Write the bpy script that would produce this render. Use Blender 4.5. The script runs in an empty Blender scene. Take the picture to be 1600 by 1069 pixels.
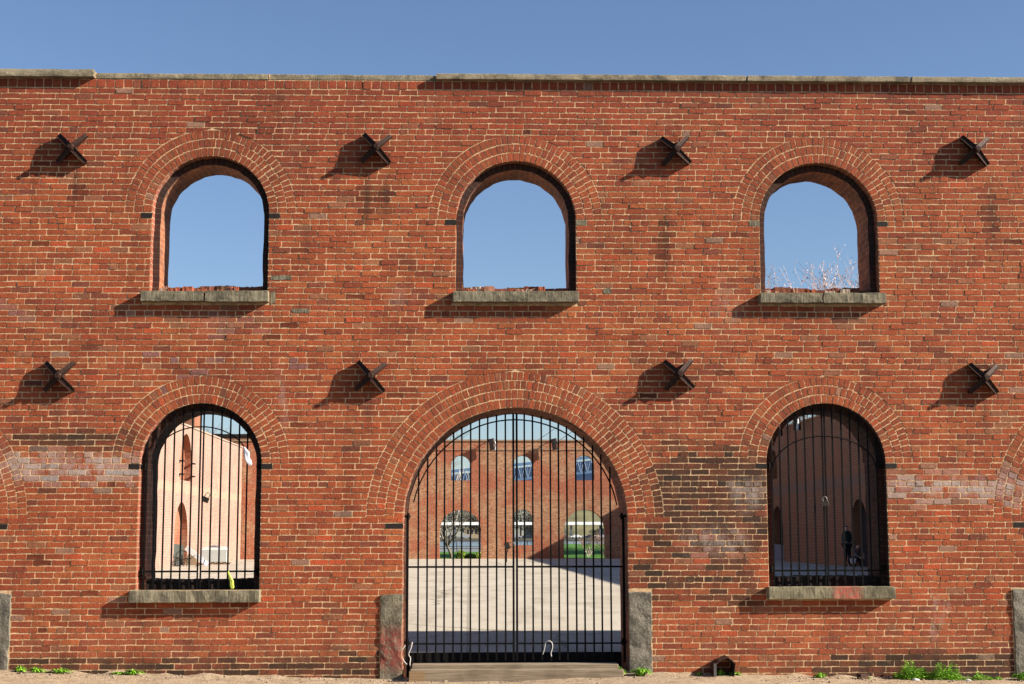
import bpy, bmesh, math, random
from math import sin, cos, pi, sqrt, radians, atan2
from mathutils import Vector, Matrix, noise
random.seed(7)
R = random.Random(11)
S = bpy.context.scene
COL = S.collection

# ------------------------------------------------------------------ helpers
class MB:
    """collects verts / faces (+ uv per loop, colour per face, material index) and links ONE mesh object"""
    def __init__(s): s.v=[]; s.f=[]; s.uv=[]; s.c=[]; s.m=[]; s.has_uv=False; s.has_c=False
    def face(s, pts, uv=None, c=None, m=0):
        n=len(s.v); s.v.extend(pts); s.f.append(tuple(range(n,n+len(pts))))
        s.uv.append(uv); s.c.append(c); s.m.append(m)
        if uv: s.has_uv=True
        if c: s.has_c=True
    def idx(s, verts, faces, c=None, m=0):
        n=len(s.v); s.v.extend(verts)
        for f in faces:
            s.f.append(tuple(i+n for i in f)); s.uv.append(None); s.c.append(c); s.m.append(m)
        if c: s.has_c=True
    def box(s, x0,x1,y0,y1,z0,z1, c=None, m=0, jit=0.0, M=None):
        vs=[(x0,y0,z0),(x1,y0,z0),(x1,y1,z0),(x0,y1,z0),(x0,y0,z1),(x1,y0,z1),(x1,y1,z1),(x0,y1,z1)]
        if jit: vs=[(a+R.uniform(-jit,jit),b+R.uniform(-jit,jit),d+R.uniform(-jit,jit)) for a,b,d in vs]
        if M is not None: vs=[tuple(M@Vector(v)) for v in vs]
        s.idx(vs,[(3,2,1,0),(4,5,6,7),(0,1,5,4),(1,2,6,5),(2,3,7,6),(3,0,4,7)],c,m)
    def tube(s, pts, rad, n=6, c=None, cap=True, m=0):
        pts=[Vector(p) for p in pts]; rs=rad if isinstance(rad,(list,tuple)) else [rad]*len(pts)
        vs=[]; prev=None
        for i,p in enumerate(pts):
            d=(pts[min(i+1,len(pts)-1)]-pts[max(i-1,0)])
            d=d.normalized() if d.length>1e-9 else Vector((0,0,1))
            if prev is None:
                a=Vector((0,0,1)) if abs(d.z)<.9 else Vector((1,0,0)); u=d.cross(a).normalized()
            else:
                u=prev-d*prev.dot(d); u=u.normalized() if u.length>1e-6 else d.orthogonal().normalized()
            prev=u; w=d.cross(u)
            for k in range(n):
                t=2*pi*k/n; vs.append(tuple(p+(u*cos(t)+w*sin(t))*rs[i]))
        fs=[]
        for i in range(len(pts)-1):
            for k in range(n):
                a=i*n+k; b=i*n+(k+1)%n; fs.append((a,b,b+n,a+n))
        if cap: fs.append(tuple(reversed(range(n)))); fs.append(tuple(range((len(pts)-1)*n,len(pts)*n)))
        s.idx(vs,fs,c,m)
    def build(s, name, mat, parent=None, loc=None, smooth=False, bevel=None):
        me=bpy.data.meshes.new(name); me.from_pydata(s.v,[],s.f)
        mats=mat if isinstance(mat,(list,tuple)) else [mat]
        for mm in mats: me.materials.append(mm)
        if len(mats)>1: me.polygons.foreach_set('material_index',s.m)
        if s.has_uv:
            l=me.uv_layers.new(name='UVMap'); buf=[]
            for f,u in zip(s.f,s.uv):
                if u:
                    for a in u: buf.extend(a)
                else: buf.extend([0.0]*(2*len(f)))
            l.data.foreach_set('uv',buf)
        if s.has_c:
            at=me.color_attributes.new(name='Col',type='FLOAT_COLOR',domain='CORNER'); buf=[]
            for f,c in zip(s.f,s.c):
                buf.extend(list((*(c or (.3,.3,.3)),1.0))*len(f))
            at.data.foreach_set('color',buf)
        if smooth: me.polygons.foreach_set('use_smooth',[True]*len(s.f))
        me.validate(); me.update()
        o=bpy.data.objects.new(name,me); COL.objects.link(o)
        if parent: o.parent=parent
        if loc: o.location=loc
        if bevel:
            b=o.modifiers.new('bevel','BEVEL'); b.width=bevel; b.segments=2; b.limit_method='ANGLE'
        return o
def tag(o, label=None, cat=None, group=None, kind=None):
    if label: o['label']=label
    if cat: o['category']=cat
    if group: o['group']=group
    if kind: o['kind']=kind
    return o
def empty(name, loc=(0,0,0), rz=0, **k):
    o=bpy.data.objects.new(name,None); COL.objects.link(o); o.location=loc; o.rotation_euler=(0,0,rz)
    o.empty_display_size=.1
    return tag(o, **k)
def kids(o): return [c for c in bpy.data.objects if c.parent is o]
def copy_tree(o, parent=None, ch=None):
    if ch is None:
        ch={}
        for x in bpy.data.objects:
            if x.parent: ch.setdefault(x.parent.name,[]).append(x)
    c=o.copy(); COL.objects.link(c); c.parent=parent
    for k in ch.get(o.name,[]): copy_tree(k,c,ch)
    return c

# ------------------------------------------------------------------ materials
class N:
    def __init__(s, name):
        s.mat=bpy.data.materials.new(name); s.mat.use_nodes=True; s.t=s.mat.node_tree; s.n=s.t.nodes; s.l=s.t.links
        s.b=s.n['Principled BSDF']; s.b.inputs['Roughness'].default_value=.9
        s.b.inputs['Specular IOR Level'].default_value=.25
        s._tc=None
    def new(s, typ, **k):
        o=s.n.new(typ)
        for a,v in k.items(): setattr(o,a,v)
        return o
    def link(s,a,b): s.l.new(a,b)
    def tc(s, out='Object'):
        if s._tc is None: s._tc=s.new('ShaderNodeTexCoord')
        return s._tc.outputs[out]
    def mapping(s, src, scale=(1,1,1), loc=(0,0,0), rot=(0,0,0)):
        m=s.new('ShaderNodeMapping'); s.link(src,m.inputs['Vector']); m.inputs['Scale'].default_value=scale
        m.inputs['Location'].default_value=loc; m.inputs['Rotation'].default_value=rot; return m.outputs[0]
    def noise(s, scale, detail=4, rough=.55, vec=None, dist=0.0):
        o=s.new('ShaderNodeTexNoise'); o.inputs['Scale'].default_value=scale; o.inputs['Detail'].default_value=detail
        o.inputs['Roughness'].default_value=rough; o.inputs['Distortion'].default_value=dist
        s.link(vec if vec is not None else s.tc(), o.inputs['Vector']); return o.outputs['Fac']
    def ramp(s, fac, stops):
        o=s.new('ShaderNodeValToRGB'); e=o.color_ramp.elements
        while len(e)<len(stops): e.new(.5)
        for el,(p,c) in zip(e,stops):
            el.position=p; el.color=(*c,1) if isinstance(c,tuple) else (c,c,c,1)
        s.link(fac,o.inputs[0]); return o.outputs[0]
    def mix(s, fac, a, b, mode='MIX'):
        o=s.new('ShaderNodeMix',data_type='RGBA',blend_type=mode)
        for inp,v in ((o.inputs[0],fac),(o.inputs[6],a),(o.inputs[7],b)):
            if isinstance(v,(int,float)): inp.default_value=v
            elif isinstance(v,tuple): inp.default_value=(*v,1)
            else: s.link(v,inp)
        return o.outputs[2]
    def math(s, op, a, b=0.0, clamp=False):
        o=s.new('ShaderNodeMath',operation=op,use_clamp=clamp)
        for inp,v in ((o.inputs[0],a),(o.inputs[1],b)):
            if isinstance(v,(int,float)): inp.default_value=v
            else: s.link(v,inp)
        return o.outputs[0]
    def bump(s, h, strength=.5, dist=.01, prev=None):
        o=s.new('ShaderNodeBump'); o.inputs['Strength'].default_value=strength; o.inputs['Distance'].default_value=dist
        s.link(h,o.inputs['Height'])
        if prev is not None: s.link(prev,o.inputs['Normal'])
        return o.outputs[0]
    def done(s, col=None, nrm=None, rough=None, metal=None):
        if col is not None:
            if isinstance(col,tuple): s.b.inputs['Base Color'].default_value=(*col,1)
            else: s.link(col,s.b.inputs['Base Color'])
        if nrm is not None: s.link(nrm,s.b.inputs['Normal'])
        if rough is not None:
            if isinstance(rough,(int,float)): s.b.inputs['Roughness'].default_value=rough
            else: s.link(rough,s.b.inputs['Roughness'])
        if metal is not None: s.b.inputs['Metallic'].default_value=metal
        return s.mat
def sm(name, col, rough=.7, metal=0.0, var=.25, scale=20, bump=.2, dist=.003):
    m=N(name); n=m.noise(scale,5); k=m.ramp(n,[(.25,1-var),(.75,1+var*.6)])
    c=m.mix(1.0,k,col,'MULTIPLY'); b=m.bump(m.noise(scale*3,4),bump,dist)
    if name.startswith('black_painted'): m.b.inputs['Specular IOR Level'].default_value=.06
    return m.done(c,b,rough,metal)

STAIN=[(-1.20,5.47,.035,.30,.75),(-.98,5.50,.03,.22,.6),(6.2,5.30,.05,.42,.55),(2.32,5.0,.05,.40,.35),(-4.6,5.6,.03,.25,.55),(-1.9,4.95,.04,.2,.35),(4.75,3.9,.05,.3,.3),(-4.72,2.95,.05,.3,.4),(-1.15,2.95,.04,.25,.4),(3.3,4.0,.04,.2,.3),(.15,4.05,.5,.10,.25),(2.42,3.0,.04,.3,.45),(6.02,2.95,.04,.28,.4)]
def stains(m):
    # rust and soot runs down the wall, soft tapering streaks, plus one wide darker band below a sill
    sx=m.new('ShaderNodeSeparateXYZ'); m.link(m.tc(),sx.inputs[0]); tot=None
    wob=m.math('MULTIPLY',m.math('SUBTRACT',m.noise(6,3),.5),.06)
    X=m.math('ADD',sx.outputs[0],wob)
    for cx,cz,wx,wz,k in STAIN:
        a=m.math('DIVIDE',m.math('SUBTRACT',X,cx),wx); b=m.math('DIVIDE',m.math('SUBTRACT',sx.outputs[2],cz),wz)
        e=m.math('EXPONENT',m.math('MULTIPLY',m.math('ADD',m.math('MULTIPLY',a,a),m.math('MULTIPLY',b,b)),-1.0))
        e=m.math('MULTIPLY',e,k); tot=e if tot is None else m.math('ADD',tot,e)
    return m.math('MULTIPLY',tot,m.ramp(m.noise(18,4,.6),[(.3,.4),(.6,1.0)]),True)
CHALK=[(-4.55,2.33,.85,.11,.75),(5.7,2.09,.95,.11,.75),(3.25,2.0,.22,.14,.6),(2.85,1.48,.32,.16,.5),(5.35,.62,.05,.22,.45),(-5.6,2.3,.4,.2,.5),(-3.0,4.05,.25,.14,.22),(-2.15,3.1,.06,.3,.3),(-.75,4.3,.2,.1,.2),(3.0,4.2,.15,.3,.2)]
SOOT_DARK=[(2.85,2.0,.80,.60,.9),(2.6,1.05,.75,.28,.6),(-4.5,2.66,.75,.07,.7),(-3.5,.04,2.8,.18,.8),(5.2,.07,1.6,.18,.85),(-1.3,.15,.5,.25,.5),(4.3,4.12,.7,.07,.4),(.5,4.12,.7,.07,.4),(-3.0,4.12,.7,.07,.4),(1.5,6.75,8,.06,.35),(-3,.62,1.0,.10,.3),(4.1,.66,1.0,.10,.3)]  # soot patches and dark wall foot, plus darker strips below sills and coping
def zones(m,lst,nz):
    sx=m.new('ShaderNodeSeparateXYZ'); m.link(m.tc(),sx.inputs[0]); tot=None
    X=m.math('ADD',sx.outputs[0],m.math('MULTIPLY',m.math('SUBTRACT',m.noise(1.7,5,.7),.5),.9)); Z=m.math('ADD',sx.outputs[2],m.math('MULTIPLY',m.math('SUBTRACT',m.noise(3.1,5,.7),.5),.30))
    for cx,cz,wx,wz,k in lst:
        a=m.math('DIVIDE',m.math('SUBTRACT',X,cx),wx); b=m.math('DIVIDE',m.math('SUBTRACT',Z,cz),wz)
        a=m.math('MULTIPLY',a,a)
        e=m.math('MULTIPLY',m.math('EXPONENT',m.math('MULTIPLY',m.math('ADD',m.math('MULTIPLY',a,a),m.math('MULTIPLY',b,b)),-1.0)),k)
        tot=e if tot is None else m.math('MAXIMUM',tot,e)
    return m.math('MULTIPLY',tot,nz,True)
def mat_brick_face():
    m=N('fired_clay_brick'); a=m.new('ShaderNodeVertexColor',layer_name='Col'); c=a.outputs[0]
    c=m.mix(1.0,c,m.ramp(m.noise(26,6,.6),[(.25,.72),(.5,1.0),(.78,1.24)]),'MULTIPLY')
    c=m.mix(1.0,c,m.ramp(m.noise(2.1,4,.6),[(.3,.86),(.7,1.10)]),'MULTIPLY')
    # sooty specks, pale mortar smears
    c=m.mix(m.ramp(m.noise(70,4,.7),[(.58,0.0),(.68,.6)]),c,(.028,.015,.010))
    c=m.mix(m.ramp(m.noise(19,5,.7,dist=.4),[(.60,0.0),(.73,.5)]),c,(.30,.19,.10))
    # weather streaks run down the wall
    st=m.noise(1.0,5,.6,vec=m.mapping(m.tc(),(3.4,3.0,.45)))
    c=m.mix(1.0,c,m.ramp(st,[(.34,.78),(.5,1.0)]),'MULTIPLY')
    c=m.mix(1.0,c,m.ramp(m.noise(.9,6,.65),[(.36,.84),(.52,1.0),(.7,1.08)]),'MULTIPLY')
    c=m.mix(zones(m,SOOT_DARK,m.ramp(m.noise(5,6,.7,vec=m.mapping(m.tc(),(1,1,.5))),[(.36,.1),(.6,1.0)])),c,(.034,.020,.013))
    c=m.mix(zones(m,CHALK,m.ramp(m.noise(9,6,.75,vec=m.mapping(m.tc(),(1,1,.45))),[(.40,.0),(.60,.9)])),c,(.40,.33,.29))
    c=m.mix(stains(m),c,(.022,.014,.010))
    b=m.bump(m.noise(48,5,.6),.75,.006); b=m.bump(m.noise(210,4,.7),.45,.0022,b)
    return m.done(c,b,.92)
def mat_mortar():
    m=N('lime_mortar')
    c=m.ramp(m.noise(14,5,.6),[(.3,(.26,.15,.072)),(.5,(.54,.345,.18)),(.8,(.66,.46,.27))])
    c=m.mix(m.ramp(m.noise(2.5,5,.7),[(.50,0.0),(.68,.7)]),c,(.12,.065,.035))
    c=m.mix(m.math('MULTIPLY',zones(m,SOOT_DARK,m.ramp(m.noise(5,6,.7),[(.45,.0),(.7,1.0)])),.5),c,(.05,.032,.02))
    c=m.mix(stains(m),c,(.025,.017,.012))
    b=m.bump(m.noise(60,5,.7),.9,.006)
    return m.done(c,b,.95)
def brick_shader(name, c1, c2, mortar, patch1, patch2, soot=0.0, dark=1.0, msize=.006, band=None, contrast=1.0):
    """brick courses from a UV map in metres"""
    m=N(name); uv=m.tc('UV')
    def bt(a,b,mo,bias):
        t=m.new('ShaderNodeTexBrick'); m.link(uv,t.inputs['Vector']); t.inputs['Scale'].default_value=1
        t.inputs['Brick Width'].default_value=.21; t.inputs['Row Height'].default_value=.068
        t.inputs['Mortar Size'].default_value=msize; t.inputs['Mortar Smooth'].default_value=.2; t.inputs['Bias'].default_value=bias
        t.inputs['Color1'].default_value=(*a,1); t.inputs['Color2'].default_value=(*b,1); t.inputs['Mortar'].default_value=(*mo,1)
        t.squash=.5; t.squash_frequency=8; t.offset_frequency=2
        return t
    t=bt(c1,c2,mortar,0.0); t2=bt(patch1,patch2,mortar,-.1)
    n=m.noise(.55,5,.65,vec=uv); c=m.mix(m.ramp(n,[(.44,0.0),(.56,1.0)]),t.outputs[0],t2.outputs[0])
    c=m.mix(1.0,c,m.ramp(m.noise(9,5,.7,vec=uv),[(.3,1-.4*contrast),(.7,1+.3*contrast)]),'MULTIPLY')
    if band:
        sx=m.new('ShaderNodeSeparateXYZ'); m.link(uv,sx.inputs[0]); wv=m.math('MULTIPLY',m.math('SUBTRACT',m.noise(1.6,5,.7,vec=uv),.5),.5)
        d=m.math('ABSOLUTE',m.math('SUBTRACT',m.math('ADD',sx.outputs[1],wv),band[0])); k=m.math('MULTIPLY',m.math('SUBTRACT',band[1],d),9.0,True)
        k=m.math('MULTIPLY',k,m.ramp(m.noise(5,5,.7,vec=uv),[(.35,.15),(.55,.85)])); c=m.mix(k,c,band[2])
        c=m.mix(m.ramp(m.noise(.75,4,.6,vec=m.mapping(uv,(1,1,1),(5,3,0))),[(.60,0.0),(.64,.55)]),c,band[2])
        c=m.mix(m.ramp(m.noise(1.1,6,.7,vec=m.mapping(uv,(1,.4,1),(2,9,0))),[(.55,0.0),(.72,.4)]),c,tuple(q*.45 for q in band[2]))
    if soot: c=m.mix(m.ramp(m.noise(2.3,5,.7,vec=uv),[(.42,0.0),(.62,soot)]),c,(.035,.024,.02))
    c=m.mix(1.0,c,(dark,dark,dark),'MULTIPLY')
    b=m.bump(t.outputs['Fac'],-.35,.006); b=m.bump(m.noise(60,4,.6,vec=uv),.5,.004,b)
    return m.done(c,b,.93)
def mat_stone(name, a, b_, streak=True, scale=9, bumpd=.008, red=None):
    m=N(name); v=m.mapping(m.tc(),(1,1,.16) if streak else (1,1,1))
    c=m.ramp(m.noise(scale*5,6,.7,vec=v),[(.3,a),(.62,b_)])
    c=m.mix(m.ramp(m.noise(scale*.5,5,.7),[(.45,0.0),(.66,.75)]),c,tuple(x*.3 for x in a))
    c=m.mix(m.ramp(m.noise(scale*12,3,.7),[(.6,0.0),(.72,.5)]),c,tuple(min(1,x*1.6) for x in b_))
    if red:
        s=m.new('ShaderNodeSeparateXYZ'); m.link(m.tc(),s.inputs[0])
        ax=red[0]; d=m.math('ABSOLUTE',m.math('SUBTRACT',s.outputs[ax],red[1]))
        msk=m.math('MULTIPLY',m.math('SUBTRACT',red[2],d),red[3],True)
        msk=m.math('MULTIPLY',msk,m.ramp(m.noise(22,5,.7),[(.36,0.0),(.52,1.0)]))
        c=m.mix(msk,c,red[4])
    b=m.bump(m.noise(scale*4,6,.7,vec=v),.9,bumpd)
    return m.done(c,b,.93)
MAT={}
MAT['brick']=mat_brick_face(); MAT['mortar']=mat_mortar()
MAT['reveal']=brick_shader('soot_and_shade_reveal_brick',(.09,.028,.017),(.055,.02,.014),(.13,.085,.055),(.07,.028,.017),(.03,.016,.012),soot=.8,dark=.8,msize=.004)  # soot plus painted recess shade: near-black copy of the reveal brick
MAT['jamb']=brick_shader('sunlit_tone_jamb_brick',(.30,.085,.045),(.24,.065,.038),(.42,.28,.18),(.28,.10,.06),(.20,.07,.045),soot=.25,dark=.95,msize=.005)  # bright copy for left outer jambs, sunlight put into the colour
MAT['soffit']=brick_shader('arch_soffit_brick',(.34,.12,.05),(.25,.085,.04),(.32,.2,.12),(.28,.11,.055),(.14,.06,.035),soot=.5,dark=1.0,msize=.004)  # lightened to put bounced light into arch undersides and inner reveals
MAT['back']=brick_shader('inner_face_brick',(.26,.085,.045),(.22,.08,.045),(.4,.3,.24),(.3,.2,.13),(.25,.13,.085))
MAT['far']=brick_shader('far_wall_brick',(.34,.062,.022),(.24,.046,.020),(.38,.25,.15),(.40,.21,.11),(.22,.075,.036),msize=.0085)
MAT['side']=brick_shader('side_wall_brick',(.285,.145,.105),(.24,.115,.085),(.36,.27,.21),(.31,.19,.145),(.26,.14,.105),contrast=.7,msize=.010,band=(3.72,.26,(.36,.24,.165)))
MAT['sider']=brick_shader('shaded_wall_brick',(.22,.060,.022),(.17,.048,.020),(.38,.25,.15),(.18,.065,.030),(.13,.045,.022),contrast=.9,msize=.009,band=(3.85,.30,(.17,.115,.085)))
MAT['infill']=brick_shader('infill_brick',(.30,.07,.03),(.23,.055,.028),(.28,.19,.12),(.28,.13,.07),(.2,.08,.045))
MAT['sill']=mat_stone('weathered_sill_stone',(.095,.078,.048),(.24,.205,.135))
MAT['sillred']=mat_stone('painted_sill_stone',(.10,.082,.045),(.25,.215,.135),red=(0,4.32,.20,10.0,(.30,.085,.055)))
MAT['coping']=mat_stone('bluestone_coping',(.15,.12,.075),(.33,.27,.175),streak=False,scale=12)
MAT['granite']=mat_stone('rough_granite',(.075,.064,.048),(.20,.175,.135),streak=False,scale=10,bumpd=.015)
MAT['granitered']=mat_stone('painted_granite',(.09,.075,.048),(.20,.17,.115),streak=False,scale=9,bumpd=.012,red=(2,.27,.30,7.0,(.17,.048,.033)))
MAT['iron']=sm('black_painted_iron',(.006,.0055,.0055),.65,.0,.4,30,.3)
MAT['rust']=sm('rusty_cast_iron',(.042,.019,.012),.6,.3,.6,24,.6,.004)
MAT['iron_dark']=sm('dark_iron_pad',(.02,.014,.012),.8,.2,.4,30,.5)
MAT['steel']=sm('worn_steel',(.12,.11,.10),.5,.5,.3,40,.2)
MAT['brass']=sm('lock_brass',(.05,.04,.03),.4,.6,.3,40,.2)
MAT['wire']=sm('white_wire',(.42,.40,.37),.6,0,.1,20,.1)
MAT['bag']=sm('white_plastic',(.62,.62,.66),.5,0,.08,20,.3)
MAT['strip']=sm('yellow_green_plastic',(.38,.42,.06),.5,0,.2,12,.3)
MAT['pipe']=sm('rusted_sheet',(.065,.034,.022),.8,.3,.5,18,.6)
def mat_wood(name,a,b_):
    m=N(name); v=m.mapping(m.tc(),(.6,14,14)); n=m.noise(6,6,.65,vec=v)
    c=m.ramp(n,[(.3,a),(.65,b_)]); c=m.mix(m.ramp(m.noise(3,4),[(.5,0.0),(.7,.4)]),c,tuple(x*.45 for x in a))
    return m.done(c,m.bump(n,.7,.004),.9)
MAT['wood']=mat_wood('weathered_timber',(.13,.095,.06),(.26,.20,.135))
MAT['wood2']=mat_wood('pallet_wood',(.15,.09,.045),(.26,.17,.09))
def mat_ground():
    m=N('sandy_pavement')
    c=m.ramp(m.noise(7,7,.65),[(.25,(.19,.125,.07)),(.5,(.34,.245,.155)),(.75,(.43,.325,.22))])
    c=m.mix(m.ramp(m.noise(60,4,.8),[(.58,0.0),(.66,.6)]),c,(.12,.07,.04))
    c=m.mix(m.ramp(m.noise(150,2,.5),[(.66,0.0),(.7,.8)]),c,(.46,.40,.32))
    b=m.bump(m.noise(30,7,.7),1.0,.02)
    return m.done(c,b,.95)
MAT['ground']=mat_ground()
def mat_court():
    m=N('courtyard_concrete')
    c=m.ramp(m.noise(.5,7,.62),[(.3,(.375,.32,.245)),(.7,(.455,.40,.32))])
    c=m.mix(m.ramp(m.noise(1.4,7,.75,vec=m.mapping(m.tc(),(1,.25,1))),[(.47,0.0),(.64,.6)]),c,(.25,.205,.15))
    c=m.mix(m.ramp(m.noise(30,4,.8),[(.6,0.0),(.72,.35)]),c,(.20,.16,.12))
    t=m.new('ShaderNodeTexBrick'); m.link(m.tc(),t.inputs['Vector']); t.inputs['Scale'].default_value=1; t.offset=0
    t.inputs['Brick Width'].default_value=4.6; t.inputs['Row Height'].default_value=4.6; t.inputs['Mortar Size'].default_value=.03
    c=m.mix(m.math('MULTIPLY',t.outputs['Fac'],.6),c,(.19,.155,.115))
    v=m.new('ShaderNodeTexVoronoi',feature='DISTANCE_TO_EDGE'); v.inputs['Scale'].default_value=.13
    wv=m.new('ShaderNodeVectorMath',operation='ADD'); nz=m.new('ShaderNodeTexNoise'); nz.inputs['Scale'].default_value=.8; nz.inputs['Detail'].default_value=5
    m.link(m.tc(),nz.inputs['Vector']); sc=m.new('ShaderNodeVectorMath',operation='SCALE'); sc.inputs['Scale'].default_value=1.6
    m.link(nz.outputs['Color'],sc.inputs[0]); m.link(m.tc(),wv.inputs[0]); m.link(sc.outputs[0],wv.inputs[1]); m.link(wv.outputs[0],v.inputs['Vector'])
    c=m.mix(m.ramp(v.outputs['Distance'],[(0.0,.85),(.009,0.0)]),c,(.13,.105,.08))
    return m.done(c,m.bump(m.noise(14,6,.7),.4,.01),.92)
MAT['court']=mat_court()
MAT['asphalt']=sm('asphalt',(.055,.055,.057),.9,0,.3,6,.6,.01)
MAT['kerb']=sm('kerb_granite',(.34,.33,.31),.9,0,.3,9,.5)
MAT['lawn']=sm('lawn_turf',(.06,.165,.014),.95,0,.35,3,1.0,.05)
MAT['prom']=sm('promenade_paving',(.17,.18,.18),.9,0,.15,1,.2)
MAT['earth']=sm('open_ground',(.11,.10,.075),.95,0,.3,.05,.2)
MAT['far_paint']=sm('white_parapet',(.80,.78,.72),.8,0,.1,.4,.1)
MAT['column']=sm('viaduct_steel',(.10,.11,.12),.8,0,.2,1,.1)
MAT['bridge']=sm('blue_steel',(.035,.060,.12),.7,.1,.2,1,.1)
MAT['bridge2']=sm('pale_blue_steel',(.10,.17,.28),.7,.1,.2,1,.1)
MAT['lattice']=sm('pale_lattice_steel',(.15,.20,.27),.6,.0,.1,1,.1)
MAT['bark']=sm('grey_bark',(.22,.18,.14),.95,0,.35,6,.8,.02)
MAT['barkw']=sm('pale_sunlit_bark',(.70,.62,.52),.95,0,.3,6,.8,.02)
MAT['barkd']=sm('dark_bark',(.07,.052,.04),.95,0,.35,6,.8,.02)
MAT['bud']=sm('pinkish_buds',(.28,.15,.11),.8,0,.4,3,.1)
MAT['budp']=sm('pale_twigs',(.46,.35,.30),.9,0,.3,3,.1)
MAT['green1']=sm('weed_leaf',(.19,.38,.028),.6,0,.45,9,.2)
MAT['green2']=sm('box_leaf',(.16,.22,.02),.7,0,.4,6,.2)
MAT['dkgreen']=sm('dark_foliage',(.065,.062,.048),.9,0,.4,.3,.2)
MAT['conc']=sm('pale_enamel',(.36,.37,.35),.6,0,.12,2,.1)
MAT['panelgrey']=sm('grey_green_panel',(.055,.06,.05),.8,0,.2,3,.2)
MAT['void_shade']=sm('void_shade_black',(.02,.018,.018),.9,0,.2,3,.2)
MAT['greypanel']=sm('pale_grey_board',(.17,.18,.22),.8,0,.1,3,.1)
MAT['pebble']=sm('pebble',(.27,.21,.15),.9,0,.5,40,.4)
MAT['litter']=sm('white_paper',(.55,.54,.52),.8,0,.05,20,.1)
MAT['skin']=sm('skin',(.45,.27,.19),.6,0,.1,10,.1)
MAT['hair']=sm('dark_hair',(.02,.015,.012),.6,0,.3,60,.5)
MAT['coat']=sm('dark_green_jacket',(.035,.06,.055),.85,0,.3,12,.4,.01)
MAT['trou']=sm('dark_trousers',(.02,.022,.03),.9,0,.3,12,.4,.01)
MAT['coat2']=sm('grey_brown_coat',(.16,.13,.12),.9,0,.3,12,.4,.01)
MAT['glass']=sm('dark_window_glass',(.03,.04,.05),.15,0,.2,2,.0)
MAT['tan']=sm('tan_masonry',(.36,.28,.18),.9,0,.2,.2,.1)
MAT['hill']=sm('olive_slope',(.16,.145,.075),.95,0,.5,.12,.2)
MAT['tyre']=sm('black_rubber',(.015,.015,.015),.8)
for i,c in enumerate([(.75,.75,.73),(.03,.035,.05),(.35,.04,.03),(.30,.32,.34)]): MAT['car%d'%i]=sm(['white','black','red','silver'][i]+'_car_paint',c,.35,.1,.05,2,.0)
MAT['violet']=sm('pale_violet_board',(.72,.68,.82),.6,0,.05,5,.1)

# ------------------------------------------------------------------ sun, sky, camera
SUN=Vector((3.25,-1.0,1.76)).normalized()
w=bpy.data.worlds.new('World'); S.world=w; w.use_nodes=True; nt=w.node_tree
bg=nt.nodes['Background']; sky=nt.nodes.new('ShaderNodeTexSky'); sky.sky_type='NISHITA'; sky.sun_disc=False
sky.sun_elevation=math.asin(SUN.z); sky.sun_rotation=atan2(SUN.x,SUN.y); sky.altitude=0; sky.air_density=1.0; sky.dust_density=.5; sky.ozone_density=3.0
hs=nt.nodes.new('ShaderNodeMix'); hs.data_type='RGBA'; hs.blend_type='MULTIPLY'; hs.inputs[0].default_value=1; hs.inputs[7].default_value=(.985,.995,1.08,1)
nt.links.new(sky.outputs[0],hs.inputs[6]); nt.links.new(hs.outputs[2],bg.inputs['Color']); bg.inputs['Strength'].default_value=.13
sl=bpy.data.lights.new('sun','SUN'); sl.energy=13.0; sl.angle=radians(.5); sl.color=(1.0,.93,.82)
so=bpy.data.objects.new('sun',sl); COL.objects.link(so); so.rotation_euler=SUN.to_track_quat('Z','Y').to_euler()
S.view_settings.view_transform='Standard'; S.view_settings.look='None'; S.view_settings.exposure=0; S.view_settings.gamma=1
S.render.engine='CYCLES'; S.cycles.max_bounces=6
pit,yaw,rol=.12837,.02892,-.00207
fw=Vector((sin(yaw)*cos(pit),cos(yaw)*cos(pit),sin(pit))); rt=Vector((cos(yaw),-sin(yaw),0)); up=rt.cross(fw)
r2=rt*cos(rol)+up*sin(rol); u2=-rt*sin(rol)+up*cos(rol)
cd=bpy.data.cameras.new('camera'); cam=bpy.data.objects.new('camera',cd); COL.objects.link(cam); S.camera=cam
cd.sensor_width=36; cd.lens=36*2350/1600; cd.clip_end=9000; cd.clip_start=.1
M=Matrix((( r2.x,u2.x,-fw.x,0),(r2.y,u2.y,-fw.y,-17.355),(r2.z,u2.z,-fw.z,1.536),(0,0,0,1))); cam.matrix_world=M

# ------------------------------------------------------------------ opening geometry
class Op:
    """arched opening: straight jambs up to zs then a half circle of radius hw"""
    def __init__(s,cx,hw,zb,zs): s.cx=cx; s.hw=hw; s.zb=zb; s.zs=zs
    def at(s,z):
        if z<s.zb or z>=s.zs+s.hw: return None
        if z<=s.zs: return (s.cx-s.hw,s.cx+s.hw)
        d=sqrt(max(0,s.hw**2-(z-s.zs)**2)); return (s.cx-d,s.cx+d)
    def clamp(s,z):
        r=s.at(min(max(z,s.zb),s.zs+s.hw-1e-6)); return r
def spans(items, x0, x1, z):
    """free spans at height z as (left function, right function)"""
    act=[(it.at(z),it) for it in items]; act=sorted([a for a in act if a[0]],key=lambda a:a[0][0])
    out=[]; cur=lambda q:x0; curx=x0
    for (a,b),it in act:
        if b<=curx: continue
        if a>curx: out.append((cur,(lambda q,it=it:it.clamp(q)[0])))
        cur=(lambda q,it=it:it.clamp(q)[1]); curx=b
        if curx>=x1: break
    if curx<x1: out.append((cur,lambda q:x1))
    return out
class Rect:
    def __init__(s,x0,x1,z0,z1): s.x0,s.x1,s.z0,s.z1=x0,x1,z0,z1
    def at(s,z): return (s.x0,s.x1) if s.z0<=z<s.z1 else None
    def clamp(s,z): return (s.x0,s.x1)
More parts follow.
